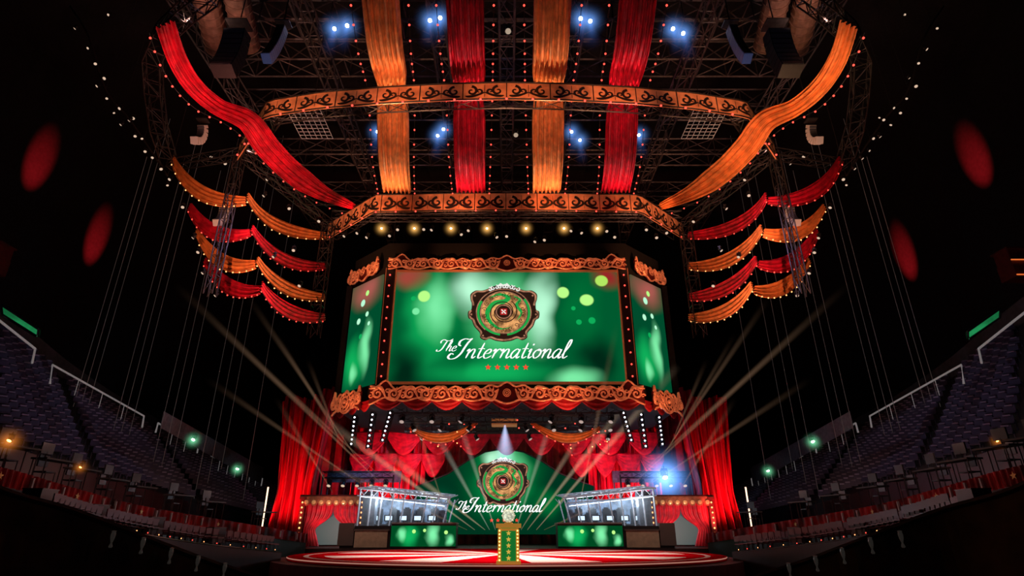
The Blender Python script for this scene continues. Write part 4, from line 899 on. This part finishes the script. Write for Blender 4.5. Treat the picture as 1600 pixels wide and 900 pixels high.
    e=empty('side_screen',(q[0]+q[2])/2,'small slanted green screen high above the %s seating'%sd,'screen','small green side screens')
    b=MB();b.add(q,[(0,1,2,3)]);b.build('display',EM('green_panel',(.03,.5,.16),.5,.6,.8),e)
    b=MB();b.tube(q+[q[0]],.06,5);b.add([z+V((0,.15,0)) for z in q],[(0,1,2,3)]);b.build('screen_case',black,e)
    c=P(-22,415,28) if s>0 else P(1596,425,28)
    e=empty('balcony_box',c,'small balcony box with orange trim lights at the far %s edge'%sd,'balcony','lit balcony boxes')
    b=MB();b.box(c,(1.6,1,.9));b.box(c+V((0,0,1.2)),(1.7,1.1,.1));
    for a_ in(-.75,.75): b.box(c+V((a_,0,.8)),(.08,.9,.8))
    b.build('box_body',maroon,e)
    for z in(.47,-.4): b=MB();b.box(c+V((0,-.57,z)),(1.7,.05,.05));b.build('trim_light',E('orange_trim',(1,.2,.04),.8),e)
    spot(mir(V((-8,22,ZC+15)),s),mir(V((-26,30,ZC+5)),s),420,(.6,.55,1),70,1);spot(mir(V((-6,16,ZC+12)),s),mir(V((-20,20,ZC+4)),s),120,(.65,.55,.9),70,1)
    spot(mir(V((-10,38,ZC+12)),s),mir(V((-26,48,ZC+3)),s),420,(.85,.6,.75),65,1)
cand.sort(key=lambda c:(not c[4],c[0]))
vis=[c for c in cand if c[4]]
tops=vis[:290];rest=vis[290:]
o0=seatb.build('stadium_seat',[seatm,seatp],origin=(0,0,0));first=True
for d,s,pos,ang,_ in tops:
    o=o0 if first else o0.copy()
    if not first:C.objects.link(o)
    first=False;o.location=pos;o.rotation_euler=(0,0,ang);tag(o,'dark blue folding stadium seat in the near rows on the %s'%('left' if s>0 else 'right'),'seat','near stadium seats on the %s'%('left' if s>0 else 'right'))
b=MB()
for d,s,pos,ang,_ in rest:
    rz=Matrix.Rotation(ang,3,'Z')
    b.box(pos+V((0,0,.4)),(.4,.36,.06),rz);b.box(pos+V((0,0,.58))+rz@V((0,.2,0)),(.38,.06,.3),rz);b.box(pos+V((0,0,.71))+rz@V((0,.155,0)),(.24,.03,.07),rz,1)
tag(b.build('stadium_seats',[seatm,seatp]),'hundreds of dark blue seats filling the farther rows of both terraces','seats',kind='stuff')
# ---------- foreground barrier
BP0=[(-220,655,7.5),(-100,715,8.2),(0,768,9),(120,803,10),(250,852,11),(350,888,12),(480,925,13),(650,950,14)]
left=[P(*p) for p in BP0];pts=left+[P(792,955,14.3)]+[mir(p,-1) for p in left[::-1]]
path=cr(pts,120)
bar=empty('curved_barrier',(0,14,0),'low dark curved barrier with vase ornaments sweeping round the foreground','barrier')
wd=M('dark_varnished_wood',(.08,.035,.02),.3,noise=.6,scale=2.5,bump=.4)
b=MB();b.grid([[V((p.x,p.y,-.0)) for p in path],path]);b.build('barrier_wall',wd,bar)
b=MB();b.tube([p+V((0,0,.03)) for p in path],.05,6);b.build('top_rail',black,bar)
for s in(1,-1):
    for x,y in((175,838),(222,848),(266,864),(308,876),(350,890)):
        yy=min(y+6,893);Yv=8.9+(x/350)*2.9-.25;p=mir(P(x,yy,Yv),s);k=.62;b=MB();b.lathe([(r_*k,z_*k*1.3) for r_,z_ in((.03,-.14),(.05,-.12),(.02,-.05),(.05,.03),(.06,.1),(.045,.15),(.06,.17),(.01,.18))],p,10);b.build('vase_ornament',M('pewter',(.3,.25,.22),.35,.5,em=(.8,.7,.6),es=.015),bar)  # very faint own glow stands for light on the vases
spot((-6.4,6.5,2.2),(-8.6,8.4,1.7),420,(1,.4,.08),60);spot((5.5,6,3.6),(8.6,9.2,1.6),12,(.9,.5,.4),50)
spot((0,8,5),(-3,12.5,1),10,(.8,.6,.6),120)
# ---------- world & camera
w=bpy.data.worlds.new('w');SC.world=w;w.use_nodes=True;w.node_tree.nodes['Background'].inputs[0].default_value=(.02,.02,.03,1);w.node_tree.nodes['Background'].inputs[1].default_value=.12
cam=bpy.data.cameras.new('cam');cam.sensor_width=36;cam.lens=F/1600*36;cam.shift_x=.005;cam.clip_end=300
co=bpy.data.objects.new('camera',cam);C.objects.link(co);co.location=(0,0,ZC);co.rotation_euler=(R(90)+PT,0,0);SC.camera=co
